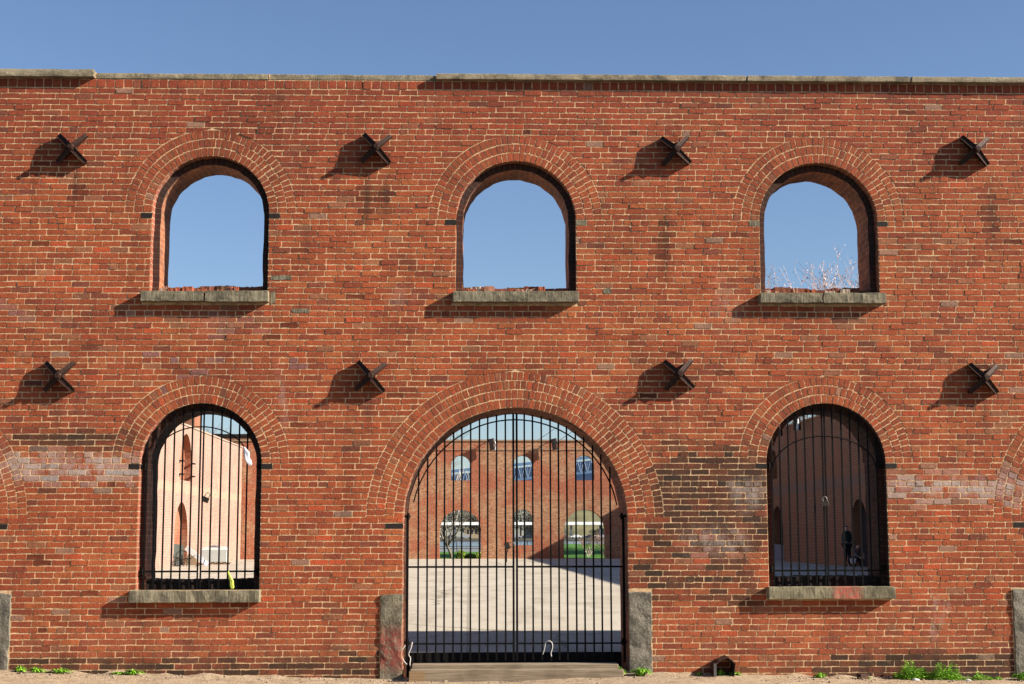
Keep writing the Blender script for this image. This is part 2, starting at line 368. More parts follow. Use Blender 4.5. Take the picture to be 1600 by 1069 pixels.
def breaks(ops,z0,z1,nseg=14):
    b={z0,z1}
    for o in ops:
        if isinstance(o,Rect): b|={o.z0,o.z1}; continue
        b.add(o.zb); b.add(o.zs)
        for k in range(1,nseg+1): b.add(o.zs+o.hw*sin(pi/2*k/nseg))
    return sorted(round(q,5) for q in b if z0<=q<=z1)
def sheet(mb, ops, x0,x1,z0,z1, f, c=None, uvo=(0,0), flip=False, m=0, nseg=14):
    """wall face with openings; f(x,z)->3D point"""
    bs=breaks(ops,z0,z1,nseg)
    for za,zb in zip(bs,bs[1:]):
        if zb-za<1e-4: continue
        for L,Rr in spans(ops,x0,x1,(za+zb)/2):
            q=[(L(za+1e-6),za),(Rr(za+1e-6),za),(Rr(zb-1e-6),zb),(L(zb-1e-6),zb)]
            if flip: q=q[::-1]
            mb.face([f(*p) for p in q],uv=[(p[0]+uvo[0],p[1]+uvo[1]) for p in q],c=c,m=m)
def op_path(o, inset=0.0, n=22, rise=0.0):
    r=o.hw-inset; zb=o.zb+rise; out=[]
    k=max(2,int((o.zs-zb)/.136))
    for i in range(k): out.append((o.cx-r,zb+(o.zs-zb)*i/k))
    for i in range(n+1):
        t=pi-pi*i/n; out.append((o.cx+r*cos(t),o.zs+r*sin(t)))
    for i in range(k-1,-1,-1): out.append((o.cx+r,zb+(o.zs-zb)*i/k))
    return out
def reveal(mb, o, rings, f, n=22, jit=0.0, soff=False):
    """rings: list of (depth y, inset, rise)"""
    paths=[]
    for y,ins,rise in rings: paths.append([(x,y,z) for x,z in op_path(o,ins,n,rise)])
    if jit:
        for pi_,pth in enumerate(paths):
            if pi_==0: continue
            for i,(x,y,z) in enumerate(pth):
                j=R.uniform(-jit,jit); d=Vector((x-o.cx,0,max(0,z-o.zs))).normalized(); pth[i]=(x+d.x*j,y,z+d.z*j)
    v=0.0
    for a in range(len(rings)-1):
        dv=sqrt((rings[a+1][0]-rings[a][0])**2+(rings[a+1][1]-rings[a][1])**2); u=0.0; outer=(soff and a==0)
        for i in range(len(paths[a])-1):
            p,q=paths[a][i],paths[a][i+1]; du=sqrt((p[0]-q[0])**2+(p[2]-q[2])**2)
            pts=[p,q,paths[a+1][i+1],paths[a+1][i]]
            mid=(p[2]+q[2])/2
            mb.face([f(*t) for t in pts],uv=[(v,u),(v,u+du),(v+dv,u+du),(v+dv,u)],m=(2 if outer and (p[0]<o.cx or not soff) and mid<o.zs+o.hw*.8 else 1 if (soff and a!=1 and o not in WIN_LO) else 0))
            u+=du
        v+=dv

# ------------------------------------------------------------------ FRONT WALL
HC=.0681; Z0=.496                      # course height, a header course at Z0
HEAD={0,8,16,24,29,37,45,53,61,69,77,85,93}
X0,X1=-8.9,9.95; ZT=6.905
WIN_LO=[Op(-3.066,.693,.94,2.3687),Op(4.141,.695,.955,2.3687)]
WIN_UP=[Op(-3.022,.680,4.36,5.2970),Op(.553,.705,4.362,5.2289),Op(4.132,.702,4.35,5.2289)]
GATES=[Op(-6.72,1.287,-.3,1.725),Op(.540,1.287,-.3,1.725),Op(7.79,1.287,-.3,1.725)]
OPS=WIN_LO+WIN_UP+GATES
def nring(o): return 4 if o in GATES else 3
RP=.1055
excl=[]
for o in OPS:
    class ArchZone(Op):
        pass
    n=nring(o); full=Op(o.cx,o.hw+RP*n,o.zs,o.zs); excl.append(full); excl.append(Op(o.cx,o.hw,o.zb,o.zs)); excl[-1].top=o.zs
    excl[-1].at=(lambda z,o=o:(o.cx-o.hw,o.cx+o.hw) if o.zb<=z<o.zs else None); excl[-1].clamp=(lambda z,o=o:(o.cx-o.hw,o.cx+o.hw))
SILLS=[(-3.79,-3.062,4.232,4.355),(-3.055,-2.318,4.228,4.36),(-.192,1.283,4.234,4.362),(3.397,4.135,4.232,4.35),(4.141,4.882,4.230,4.353),(-3.828,-2.35,.80,.935),(3.414,4.878,.817,.955)]
JST=[(-.996,-.748,-.3,.889),(1.829,2.091,-.3,.909),(-5.433,-5.155,-.3,.905),(6.25,6.503,-.3,.924),(-8.27,-8.007,-.3,.9),(9.077,9.33,-.3,.9)]
for a in SILLS: excl.append(Rect(*a))
for a in JST: excl.append(Rect(a[0]-.004,a[1]+.004,a[2],a[3]+.006))
PADS=[]
for o in OPS:
    for s in (-1,1):
        e=o.cx+s*o.hw; w_=.125 if o not in GATES else .2
        if o in GATES and s>0 and o is GATES[1]: continue
        x0_,x1_=(e-w_,e) if s<0 else (e,e+w_)
        kc=round((o.zs-.005-Z0)/HC-.5); zz=Z0+(kc)*HC
        PADS.append((x0_,x1_,zz-HC/2+.005,zz+HC/2-.005,o,s))
for p in PADS: excl.append(Rect(p[0]-.002,p[1]+.002,p[2]-.004,p[3]+.004))

PAL=[((.60,.135,.060),22),((.52,.105,.050),24),((.44,.085,.045),18),((.36,.075,.045),12),((.66,.19,.075),12),((.27,.07,.05),6),((.56,.23,.12),5),((.40,.17,.10),4),((.70,.12,.05),3)]
PAL=[((.42,.094,.040),24),((.385,.080,.036),24),((.33,.066,.033),16),((.28,.060,.034),8),((.46,.128,.048),14),((.22,.056,.036),4),((.38,.150,.075),4),((.30,.12,.065),3),((.48,.092,.036),3)]
PAL=[((.265,.058,.0200),24),((.240,.049,.0180),22),((.205,.041,.0170),16),((.165,.035,.0170),9),((.300,.080,.0250),15),((.115,.032,.020),5),((.22,.085,.040),4),((.18,.070,.036),3),((.32,.058,.020),3)]
PAL=[((.298,.066,.0225),32),((.278,.060,.0210),28),((.245,.051,.0195),17),((.205,.044,.0195),9),((.315,.082,.0270),16),((.180,.046,.024),2),((.27,.095,.043),3),((.23,.083,.040),2),((.37,.066,.022),3)]
PW=[p[1] for p in PAL]
def gz(x,z,cx,cz,sx,sz): return math.exp(-((x-cx)/sx)**2-((z-cz)/sz)**2)
def boxz(x,z,x0,x1,z0,z1,f=.15):
    a=min(1,max(0,(x-x0)/f+.5))*min(1,max(0,(x1-x)/f+.5)); b=min(1,max(0,(z-z0)/f+.5))*min(1,max(0,(z1-z)/f+.5)); return a*b
STREAK=[(-1.2,5.45,.05,.3),(-.98,5.5,.04,.25),(6.2,5.35,.05,.3),(2.3,5.0,.05,.35),(-4.55,5.6,.04,.25),(-2.0,4.9,.04,.2),(1.0,3.0,.1,.1)]
def bcol(x,z):
    c=Vector(R.choices(PAL,PW)[0][0]); k=R.uniform(.98,1.13); c=c*k
    n=noise.noise(Vector((x*.6,z*.9,3.1)))
    if z<.75: c=c.lerp(Vector((.20,.072,.040))*k,.45*R.random()*min(1,(.85-z)*2))
    if z>5.3:
        t=min(1,(z-5.3)/1.1)*.55; c=c.lerp(Vector((.21,.038,.020))*k,t*.9)
    if n>.12: c=c.lerp(Vector((.15,.034,.018))*k,min(.38,(n-.12)*1.2))
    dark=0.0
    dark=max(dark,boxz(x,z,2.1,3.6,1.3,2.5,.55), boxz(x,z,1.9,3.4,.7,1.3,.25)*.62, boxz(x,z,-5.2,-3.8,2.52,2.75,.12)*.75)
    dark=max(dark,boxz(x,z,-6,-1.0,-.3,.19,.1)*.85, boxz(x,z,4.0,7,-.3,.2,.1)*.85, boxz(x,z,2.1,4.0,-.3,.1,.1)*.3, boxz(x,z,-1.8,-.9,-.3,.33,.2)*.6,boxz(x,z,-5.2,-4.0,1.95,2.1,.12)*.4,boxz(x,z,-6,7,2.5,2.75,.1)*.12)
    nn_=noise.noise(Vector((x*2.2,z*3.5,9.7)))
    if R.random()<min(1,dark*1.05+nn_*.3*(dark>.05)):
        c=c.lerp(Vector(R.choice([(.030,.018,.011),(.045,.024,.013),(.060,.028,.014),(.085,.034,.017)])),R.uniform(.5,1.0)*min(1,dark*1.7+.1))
    elif R.random()<.02: c=c.lerp(Vector((.09,.034,.022)),R.uniform(.2,.7))
    wh=max(boxz(x,z,-5.3,-3.75,2.13,2.52,.16), boxz(x,z,4.84,6.8,1.88,2.3,.16), boxz(x,z,-5.9,-5.0,2.0,2.6,.25)*.6, boxz(x,z,2.95,3.45,1.85,2.2,.15)*.8,boxz(x,z,2.5,3.1,1.25,1.7,.25)*.5)
    if R.random()<wh*.6:
        c=c.lerp(Vector((.37,.27,.215)) if R.random()<.7 else Vector((.32,.29,.26)),R.uniform(.3,.95)*wh)
    elif boxz(x,z,-3.9,-1.9,3.2,4.2,.3)+boxz(x,z,-5.5,-4.9,4.0,4.5,.2)>.5 and R.random()<.10: c=c.lerp(Vector((.15,.145,.17)),R.uniform(.15,.45))
    elif R.random()<.006: c=c.lerp(Vector((.27,.21,.15)),.5)
    for sx,sz,wx,wz in STREAK:
        g=gz(x,z,sx,sz,wx*1.6,wz); c=c*(1-.6*g)
    return tuple(min(.95,max(.006,q)) for q in c)
def brick(mb, quad, col, proud=None, rough=1.0, deep=False):
    """quad: 4 (x,z) corners ccw from lower left; soft-cornered, slightly crooked brick face"""
    q=[Vector((a,b)) for a,b in quad]; n=4; ctr=sum(q,Vector((0,0)))/4
    ring=[]
    for i in range(4):
        a,p,b=q[i-1],q[i],q[(i+1)%4]
        for t,d in ((a,0),(b,1)):
            e=(t-p); L=e.length
            if L<1e-6: ring.append(p.copy()); continue
            ring.append(p+e*min(.0065*R.uniform(.4,2.0)/L,.3))
        e=b-p
        if e.length>.05:
            inn=(ctr-(p+e*.5)).normalized()
            for t in ((.33,.66) if e.length>.15 else (.5,)): ring.append(p+e*(t+R.uniform(-.08,.08))+inn*R.uniform(-.0018,.0034)*rough)
    pr=proud if proud is not None else R.uniform(.0014,.0040)
    if R.random()<.03: pr+=.003
    tx,tz=R.gauss(0,.008),R.gauss(0,.008)
    nn=len(ring); vs=[]
    for p in ring: vs.append((p.x,.004,p.y))
    for p in ring:
        s=p+(ctr-p).normalized()*R.uniform(.0018,.0042); d=s-ctr
        vs.append((s.x,min(-.0002,-(pr+tx*d.x+tz*d.y)+(R.uniform(0,.0009))),s.y))
    fs=[tuple(range(nn,2*nn))]+[(i,(i+1)%nn,nn+(i+1)%nn,nn+i) for i in range(nn)]
    if deep:
        c0=len(vs); vs.append((ctr.x+R.uniform(-.01,.01),-.0004,ctr.y)); fs=fs[1:]+[(nn+i,nn+(i+1)%nn,c0) for i in range(nn)]
    mb.idx(vs,fs,col)

wall=empty('brick_wall',(0,0,0),label='roofless red brick warehouse front with two rows of arched openings',cat='brick wall')
bm_=MB(); k0=-11
nb=0
for k in range(k0,94):
    zm=Z0+k*HC; za,zb=zm-HC/2+.0045,zm+HC/2-.0045
    if k==93: zb=ZT-.006
    head=k in HEAD; L=.1045 if head else .2095
    off=(R.uniform(-.01,.01)+(.0525 if head else 0.0)+(L/2 if k%2 else 0.0))
    wob=R.uniform(-.0012,.0012)
    cuts=[]; x=X0-off-.3
    while x<X1+.3: cuts.append(x); x+=L+R.gauss(0,.0022 if head else .003)
    for Lf,Rf in spans(excl,X0,X1,zm):
        xs=Lf(zm); xe=Rf(zm)
        if xe-xs<.02: continue
        inner=[c for c in cuts if xs+.035<c<xe-.035]
        ed=[None]+inner+[None]
        for a,b in zip(ed,ed[1:]):
            g=.0034
            l0,l1=(Lf(za)+.004,Lf(zb)+.004) if a is None else (a+g+R.gauss(0,.0008),)*2
            r0,r1=(Rf(za)-.004,Rf(zb)-.004) if b is None else (b-g+R.gauss(0,.0008),)*2
            if a is None and r0<=l0: l0=r0-.003
            if a is None and r1<=l1: l1=r1-.003
            if b is None and l0>=r0: r0=l0+.003
            if b is None and l1>=r1: r1=l1+.003
            xm=(l0+r0+l1+r1)/4
            e=.0014
            sag=.004*noise.noise(Vector((xm*.8,zm*2,0)))
            quad=[(l0,za+sag+R.uniform(-e,e)),(r0,za+sag+R.uniform(-e,e)),(r1,zb+sag+R.uniform(-e,e)),(l1,zb+sag+R.uniform(-e,e))]
            rr=R.random(); deep=rr<.006
            col=bcol(xm,zm)
            if deep: col=tuple(q*.5 for q in col)  # halved colour paints the shade of a hole on these shallow bricks
            brick(bm_,quad,col,deep=deep,rough=2.2 if rr<.12 else 1.0,proud=None if rr<.9 else R.uniform(.004,.008)); nb+=1
bm_.build('brickwork',MAT['brick'],wall)
# arches
for o in OPS:
    a_=MB(); n=nring(o); r=o.hw
    for j in range(n):
        ra,rb=r+RP*j+(.003 if j else .0),r+RP*(j+1)-.0035; rm=(ra+rb)/2; cnt=int(round(pi*rm/.0675)); d=pi/cnt
        ph=R.uniform(-.2,.2)*d
        t=0.0; angs=[0.0]
        while angs[-1]<pi-d*.6: angs.append(angs[-1]+d*R.uniform(.94,1.06))
        angs[-1]=pi
        for t0,t1 in zip(angs,angs[1:]):
            g=.0036/rm; t0+=g; t1-=g; ja,jb=ra+R.uniform(-.002,.0025),rb+R.uniform(-.003,.002)
            pt=lambda rr,tt:(o.cx+rr*cos(tt),o.zs+rr*sin(tt))
            quad=[pt(ja,t0),pt(jb,t0),pt(jb,t1),pt(ja,t1)]
            cx_,cz_=pt(rm,(t0+t1)/2)
            c=Vector(bcol(cx_,cz_))
            if cz_>1.9: c=c.lerp(Vector((.24,.068,.028)),.25)
            brick(a_,quad,tuple(c),rough=1.3,proud=R.uniform(.0014,.0045))
    a_.build('brick_arch',MAT['brick'],wall)
# mortar bed behind the brick faces
mb=MB(); sheet(mb,OPS,X0,X1,-.3,ZT,lambda x,z:(x,.0008,z),nseg=24); mb.build('mortar_bed',MAT['mortar'],wall)
TH=.62
# back face with the narrower inner openings, plus plain runs of the wall out to the corners
def inner_ops():
    out=[]
    for o in OPS:
        g=o in GATES; out.append(Op(o.cx,o.hw-(.0 if g else .08),o.zb+(0 if g else .0),o.zs))
    return out
mb=MB(); sheet(mb,inner_ops(),X0,X1,-.3,ZT,lambda x,z:(x,TH,z),flip=True,nseg=22)
mb.face([(X0,0,ZT),(X1,0,ZT),(X1,TH,ZT),(X0,TH,ZT)]); mb.build('back_face',MAT['back'],wall)
mb=MB()
for a,b in ((-13.6,X0),(X1,17.8)):
    for y,fl in ((0,1),(TH,-1)):
        p=[(a,y,-.3),(b,y,-.3),(b,y,ZT),(a,y,ZT)]; u=[(q[0],q[2]) for q in p]
        if fl<0: p,u=p[::-1],u[::-1]
        mb.face(p,uv=u)
    mb.face([(a,0,ZT),(b,0,ZT),(b,TH,ZT),(a,TH,ZT)],uv=[(a,0),(b,0),(b,.6),(a,.6)])
mb.build('plain_wall_run',brick_shader('wall_run_brick',(.52,.125,.06),(.38,.085,.048),(.7,.5,.34),(.44,.10,.05),(.30,.075,.05)),wall)
# reveals
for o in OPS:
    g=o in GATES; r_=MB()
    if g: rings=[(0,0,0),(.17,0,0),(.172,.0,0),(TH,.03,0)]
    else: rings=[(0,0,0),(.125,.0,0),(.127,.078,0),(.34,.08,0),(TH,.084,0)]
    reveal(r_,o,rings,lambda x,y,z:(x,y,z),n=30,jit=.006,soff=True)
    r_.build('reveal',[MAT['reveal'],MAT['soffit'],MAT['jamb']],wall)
# inner sills: rough brick courses, broken tops
def rough_brick(mb,x0,x1,y0,y1,z0,z1,c):
    nx=5; pts=[]
    for iy in range(2):
        for iz in range(2):
            pts.append([])
    xs=[x0+(x1-x0)*i/nx for i in range(nx+1)]; vs=[]
    for x in xs:
        h=R.uniform(-.008,.004)
        for (y,z) in ((y0,z0),(y1,z0),(y1,z1),(y0,z1)): vs.append((x+R.uniform(-.002,.002),y+R.uniform(-.004,.004),z+(h if z==z1 else 0)))
    fs=[(3,2,1,0),tuple(nx*4+i for i in range(4))]
    for i in range(nx):
        for j in range(4): a=i*4+j; b=i*4+(j+1)%4; fs.append((a,b,b+4,a+4))
    mb.idx(vs,fs,c)
for o in WIN_LO+WIN_UP:
    m_=MB(); upw=o in WIN_UP; x=o.cx-o.hw+.004
    zt=.115 if not upw else .10
    z=o.zb
    xx=x
    while xx<o.cx+o.hw-.02:
        w_=min(R.uniform(.17,.215),o.cx+o.hw-.005-xx); h=zt+(R.uniform(-.035,.02) if upw else R.uniform(-.004,.004))
        rough_brick(m_,xx,xx+w_-.006,.15+R.uniform(0,.02),TH-.01,z,z+h,(.22*R.uniform(.5,1.2),.06,.03) if upw else (.02,.012,.009)); xx+=w_  # lower inner sills near-black: recess shade put into the brick colour
    if upw:
        for i in range(16):
            xx=x+R.uniform(0,.9)*2*o.hw*.8; 
            rough_brick(m_,xx,xx+R.uniform(.04,.12),R.uniform(-.01,.05),R.uniform(.09,.15),z,z+R.uniform(.015,.085),R.choice([(.34,.15,.09),(.36,.27,.2),(.28,.07,.03),(.16,.05,.03)]))
    m_.build('broken_inner_sill',MAT['brick'],wall)
# sills, jamb stones, pads, coping
def rough_stone(name,x0,x1,y0,y1,z0,z1,mat,parent,n=0.006,step=.06,chip=.01,**k):
    bm=bmesh.new(); nx=max(2,int((x1-x0)/step)); nz=max(2,int((z1-z0)/step)); ny=2
    bmesh.ops.create_cube(bm,size=1)
    for v in bm.verts: v.co=Vector(((x0+x1)/2+v.co.x*(x1-x0),(y0+y1)/2+v.co.y*(y1-y0),(z0+z1)/2+v.co.z*(z1-z0)))
    ex=[e for e in bm.edges if abs(e.verts[0].co.x-e.verts[1].co.x)>1e-6]; bmesh.ops.subdivide_edges(bm,edges=ex,cuts=nx,use_grid_fill=True)
    ez=[e for e in bm.edges if abs(e.verts[0].co.z-e.verts[1].co.z)>1e-6 and abs(e.verts[0].co.x-e.verts[1].co.x)<1e-6]
    bmesh.ops.subdivide_edges(bm,edges=ez,cuts=nz,use_grid_fill=True)
    for v in bm.verts:
        p=v.co; d=Vector((noise.noise(p*9+Vector((3,0,0))),noise.noise(p*9+Vector((0,7,0))),noise.noise(p*11)))*n*2
        ed=sum((abs(p.x-x0)<1e-5 or abs(p.x-x1)<1e-5,abs(p.y-y0)<1e-5,abs(p.z-z1)<1e-5 or abs(p.z-z0)<1e-5))
        if ed>=2: d+=(Vector(((x0+x1)/2,(y0+y1)/2,(z0+z1)/2))-p).normalized()*R.uniform(0,chip)
        v.co=p+d
    me=bpy.data.meshes.new(name); bm.to_mesh(me); bm.free(); me.materials.append(mat)
    o=bpy.data.objects.new(name,me); COL.objects.link(o); o.parent=parent
    b=o.modifiers.new('bevel','BEVEL'); b.width=.004; b.segments=1; b.limit_method='ANGLE'
    return o
for i,(a,b,c,d) in enumerate(SILLS):
    o=rough_stone('stone_sill',a,b,-.106,.16,c,d,MAT['sillred'] if i==6 else MAT['sill'],wall,n=.004,chip=.009)
    if i==6: o['label']='sill stone with a red painted patch'
for i,(a,b,c,d) in enumerate(JST):
    o=rough_stone('jamb_stone',a,b,-.022,.17,c,d,MAT['granitered'] if i==0 else MAT['granite'],wall,n=.007,step=.05,chip=.012)
    if i==0: o['label']='granite jamb stone smeared with red paint'
for p in PADS:
    o=p[4]; tan=(o is WIN_UP[1] and p[5]>0) or (o is WIN_UP[2] and p[5]<0)
    q=MB(); q.box(p[0],p[1],-.004,.11,p[2],p[3],jit=.002)
    q.build('bearing_stone' if tan else 'iron_pad',MAT['sill'] if tan else MAT['iron_dark'],wall)
cj=[-13.6,-10.2,-7.6,-5.9,-4.41,-2.369,-.398,3.305,5.273,7.4,9.9,12.8,15.4,17.8]
prj=[.05,.05,.05,.08,.010,.004,.075,.08,.085,.08,.05,.05,.05]
for i,(a,b) in enumerate(zip(cj,cj[1:])):
    zt=6.975+(.02 if b<-4 else 0)+R.uniform(-.002,.002)
    rough_stone('coping_stone',a+.006,b-.006,-prj[i],TH+.06,6.907,zt,MAT['coping'],wall,n=.003,step=.12,chip=.006)
mb=MB()
for x in cj[1:-1]: mb.box(x-.0055,x+.0055,-.01,TH+.05,6.909,6.975,jit=.001)
mb.build('coping_joints',MAT['mortar'],wall)
# grey cement patch and small repairs
mb=MB()
for (x,z,w_,h) in ((-2.19,4.53,.12,.030),(-2.275,4.29,.028,.075),(-1.95,4.14,.095,.026),(1.62,4.38,.045,.03)):
    pts=[]; base=[(-1,-1),(-.3,-1.05),(.4,-.9),(1,-1),(1.05,-.1),(.95,.8),(.3,1.1),(-.4,.85),(-.95,1),(-1.1,.1)]
    for a_,b_ in base: pts.append((x+w_*a_*R.uniform(.8,1.12),-.0050,z+h*b_*R.uniform(.75,1.15)))
    mb.face(pts)
mb.build('cement_patch',MAT['sill'],wall)

# ------------------------------------------------------------------ cross shaped wall anchors
def arm_mesh():
    pass
def make_anchor():
    t=empty('wall_anchor')
    for k in range(4):
        a=radians(45+90*k); u=Vector((cos(a),0,sin(a))); n=Vector((-sin(a),0,cos(a)))
        m=MB(); Lr=.232; prof=[(0.0,.118),(.06,.108),(.13,.086),(.19,.068),(Lr,.054)]
        # web
        for s in (1,-1):
            for (r0,d0),(r1,d1) in zip(prof,prof[1:]):
                p=[u*r0+n*.010*s,u*r1+n*.010*s,u*r1+n*.010*s+Vector((0,-d1,0)),u*r0+n*.010*s+Vector((0,-d0,0))]
                m.face([tuple(q) for q in (p if s>0 else p[::-1])])
        m.face([tuple(q) for q in (u*Lr-n*.01,u*Lr+n*.01,u*Lr+n*.01+Vector((0,-.054,0)),u*Lr-n*.01+Vector((0,-.054,0)))])
        # flange on the crest of the web, narrowing outward
        vs=[]; fs=[]
        for i,(r,d) in enumerate(prof):
            w_=.034-.007*r/Lr
            for s,dd in ((-1,0),(1,0),(1,.014),(-1,.014)): vs.append(tuple(u*r+n*w_*s+Vector((0,-d-dd,0))))
        for i in range(len(prof)-1):
            for j in range(4): A=i*4+j; B=i*4+(j+1)%4; fs.append((A,B,B+4,A+4))
        e=(len(prof)-1)*4; fs.append((e,e+1,e+2,e+3)); m.idx(vs,fs)
        # raised rims along both edges of the flange
        for s in (-1,1):
            vs=[]; fs=[]
            for i,(r,d) in enumerate(prof):
                w_=.034-.007*r/Lr
                for q,dd in ((w_,.012),(w_-.009,.012),(w_-.009,.024),(w_,.026)): vs.append(tuple(u*max(r,.02)+n*q*s+Vector((0,-d-dd,0))))
            for i in range(len(prof)-1):
                for j in range(4): A=i*4+j; B=i*4+(j+1)%4; fs.append((A,B,B+4,A+4))
            fs.append((e,e+1,e+2,e+3)); m.idx(vs,fs)
        # foot flange against the bricks
        vs=[]; 
        m.box(-Lr,Lr*0,-.01,-.0,-.02,.02,M=Matrix.Rotation(-a+pi,4,'Y')) if False else None
        m.build('arm',MAT['rust'],t)
    h=MB(); h.tube([(0,0,0),(0,-.135,0),(0,-.15,0)],[.05,.042,.03],10); h.build('hub',MAT['rust'],t)
    b=MB(); b.tube([(0,-.12,0),(0,-.196,0)],.024,8); b.tube([(0,-.146,0),(0,-.17,0)],.036,6); b.build('bolt',MAT['rust'],t)
    return t
anc=[(-4.64,6.04,0,'rusty cross shaped wall anchor in the upper row, left of the upper left window'),
(-1.09,6.06,3,'rusty cross shaped wall anchor above two dark streaks, between the upper left and middle windows'),
(2.44,6.055,-4,'rusty cross shaped wall anchor between the middle and right upper windows'),
(6.01,6.07,3,'rusty cross shaped wall anchor at the right end of the upper row'),
(-4.69,3.36,0,'browner cross wall anchor with lit ribs, lower row, above the whitewashed bricks'),
(-1.13,3.365,4,'rusty cross wall anchor in the lower row, up and left of the gate arch'),
(2.435,3.39,-3,'rusty cross wall anchor in the lower row, up and right of the gate arch'),
(6.0,3.345,2,'rusty cross wall anchor at the right end of the lower row')]
A0=make_anchor()
for i,(x,z,r,lab) in enumerate(anc):
    o=A0 if i==0 else copy_tree(A0)
    o.location=(x,-.002,z); o.rotation_euler=(0,radians(r),0); tag(o,lab,'wall anchor','cross shaped wall anchors')

# ------------------------------------------------------------------ iron gate and grilles
def bar(mb,x,y,z0,z1,w=.0085): mb.box(x-w,x+w,y-w,y+w,z0,z1)
def hoop_pts(cx,a,zc,h,y,t0,t1,n=18): return [(cx+a*cos(t0+(t1-t0)*i/n),y,zc+h*sin(t0+(t1-t0)*i/n)) for i in range(n+1)]
gate=empty('iron_gate',(.54,.2,0),label='tall black iron double gate of vertical bars filling the central archway',cat='gate')
def P(o,parent): o.parent=parent; o.matrix_parent_inverse=Matrix.Translation(-parent.location) if not parent.parent else Matrix.Identity(4); return o
gy=.2; GO=GATES[1]
gl=[-.580,-.477,-.374,-.279,-.176,-.080,.023,.126,.222,.325,.428,.520]
gr=[.560,.649,.745,.848,.951,1.047,1.143,1.247,1.343,1.446,1.542,1.646]
for xs,side in ((gl,-1),(gr,1)):
    rail_x=(-.72,.52) if side<0 else (.56,1.81)
    leaf=MB()
    for z,h in ((1.185,.011),(.314,.009)): leaf.box(rail_x[0],rail_x[1],gy-.006,gy+.006,z-h,z+h)
    leaf.box(rail_x[0] if side<0 else rail_x[1]-.03,rail_x[0]+.03 if side<0 else rail_x[1],gy-.014,gy+.014,.1,1.78)
    lf=leaf.build('gate_leaf',MAT['iron'],gate); P(lf,gate)
    for x in xs:
        d=GO.hw**2-(x-GO.cx)**2; zt=GO.zs+sqrt(max(0.02,d))-.05
        b=MB(); bar(b,x+.0,gy,.12+R.uniform(-.004,.004),zt,.0095 if abs(x-.54)>.03 else .012); o=b.build('bar',MAT['iron'],lf)
    h=MB()
    h.tube(hoop_pts(.54,1.205,1.66,1.225,gy-.016,pi*.93 if side<0 else pi*.5,pi*.5 if side<0 else pi*.06),.009,6); h.build('hoop',MAT['iron'],lf)
    e=GO.cx+side*1.287
    for z in (1.765,.33): hg=MB(); hg.box(min(e,e-side*.075),max(e,e-side*.075),gy-.025,gy+.01,z-.014,z+.014); hg.tube([(e-side*.05,gy-.015,z-.04),(e-side*.05,gy-.015,z+.04)],.016,8); hg.build('hinge',MAT['iron'],lf)
def grille(op,xs,xm,zr,hoop,label,zhinge):
    g=empty('window_grille',(op.cx,.1,op.zb),label=label,cat='window grille',group='iron grilles in the lower windows')
    y=.085
    for side in (-1,1):
        sx=[x for x in xs if (x<xm)==(side<0)]
        x0_,x1_=(op.cx-op.hw+.03,max(sx)) if side<0 else (min(sx),op.cx+op.hw-.04)
        f=MB(); f.box(x0_,x1_,y-.005,y+.005,zr-.010,zr+.010)
        lf=f.build('grille_leaf',MAT['iron'],g); P(lf,g)
        for x in sx:
            d=op.hw**2-(x-op.cx)**2; zt=op.zs+sqrt(max(.01,d))-.035
            b=MB(); bar(b,x,y,op.zb+.012,zt,.0085); b.build('bar',MAT['iron'],lf)
        cx,a,zc,h=hoop
        q=MB(); q.tube(hoop_pts(cx,a,zc,h,y-.014,pi*.98 if side<0 else pi*.5,pi*.5 if side<0 else pi*.02),.008,6); q.build('hoop',MAT['iron'],lf)
        e=op.cx+side*op.hw
        for z in (op.zb+.2,op.zs-.03): hb=MB(); hb.box(min(e,e-side*.07),max(e,e-side*.07),y-.02,y+.008,z-.012,z+.012); hb.tube([(e-side*.045,y-.012,z-.035),(e-side*.045,y-.012,z+.035)],.014,8); hb.build('hinge',MAT['iron'],lf)
    return g
grille(WIN_LO[0],[-3.704,-3.595,-3.492,-3.39,-3.29,-3.185,-3.09,-3.055,-2.954,-2.849,-2.747,-2.645,-2.55],-3.07,1.144,(-3.08,.56,2.36,.435),'black barred window grille backed by a bright pink courtyard wall',0)
grille(WIN_LO[1],[3.522,3.619,3.72,3.814,3.915,4.016,4.121,4.151,4.241,4.346,4.447,4.548,4.653,4.751],4.14,1.135,(4.14,.60,2.30,.385),'black barred window grille in front of the dark shaded courtyard wall',0)
def lock(x,y,z,rot,label):
    t=empty('padlock',(x,y,z),label=label,cat='padlock'); t.rotation_euler=(0,rot,0)
    b=MB(); b.box(-.038,.038,-.016,.016,-.06,0); b.build('lock_body',MAT['brass'],t,bevel=.005)
    s=MB(); s.tube([(-.024,0,0),(-.024,0,.03)]+[(.024*cos(t_),0,.03+.024*sin(t_)) for t_ in [pi-pi*i/8 for i in range(9)]]+[(.024,0,0)],.005,6); s.build('shackle',MAT['steel'],t)
    return t
lock(-3.0,.055,1.985,radians(25),'dark padlock hanging on the grille before the bright wall')
lock(4.13,.055,1.93,radians(-8),'black padlock hanging on the grille before the dark wall')
lock(.475,.165,1.435,radians(70),'dark padlock on the closing bars of the big gate')
t=MB(); pts=[(.455,.16,1.38),(.44,.158,1.35),(.437,.158,1.30),(.438,.158,1.24)]
t.tube(pts,.008,6); tag(t.build('lock_strap',MAT['iron_dark']),'short dark strap dangling under the gate padlock','strap')
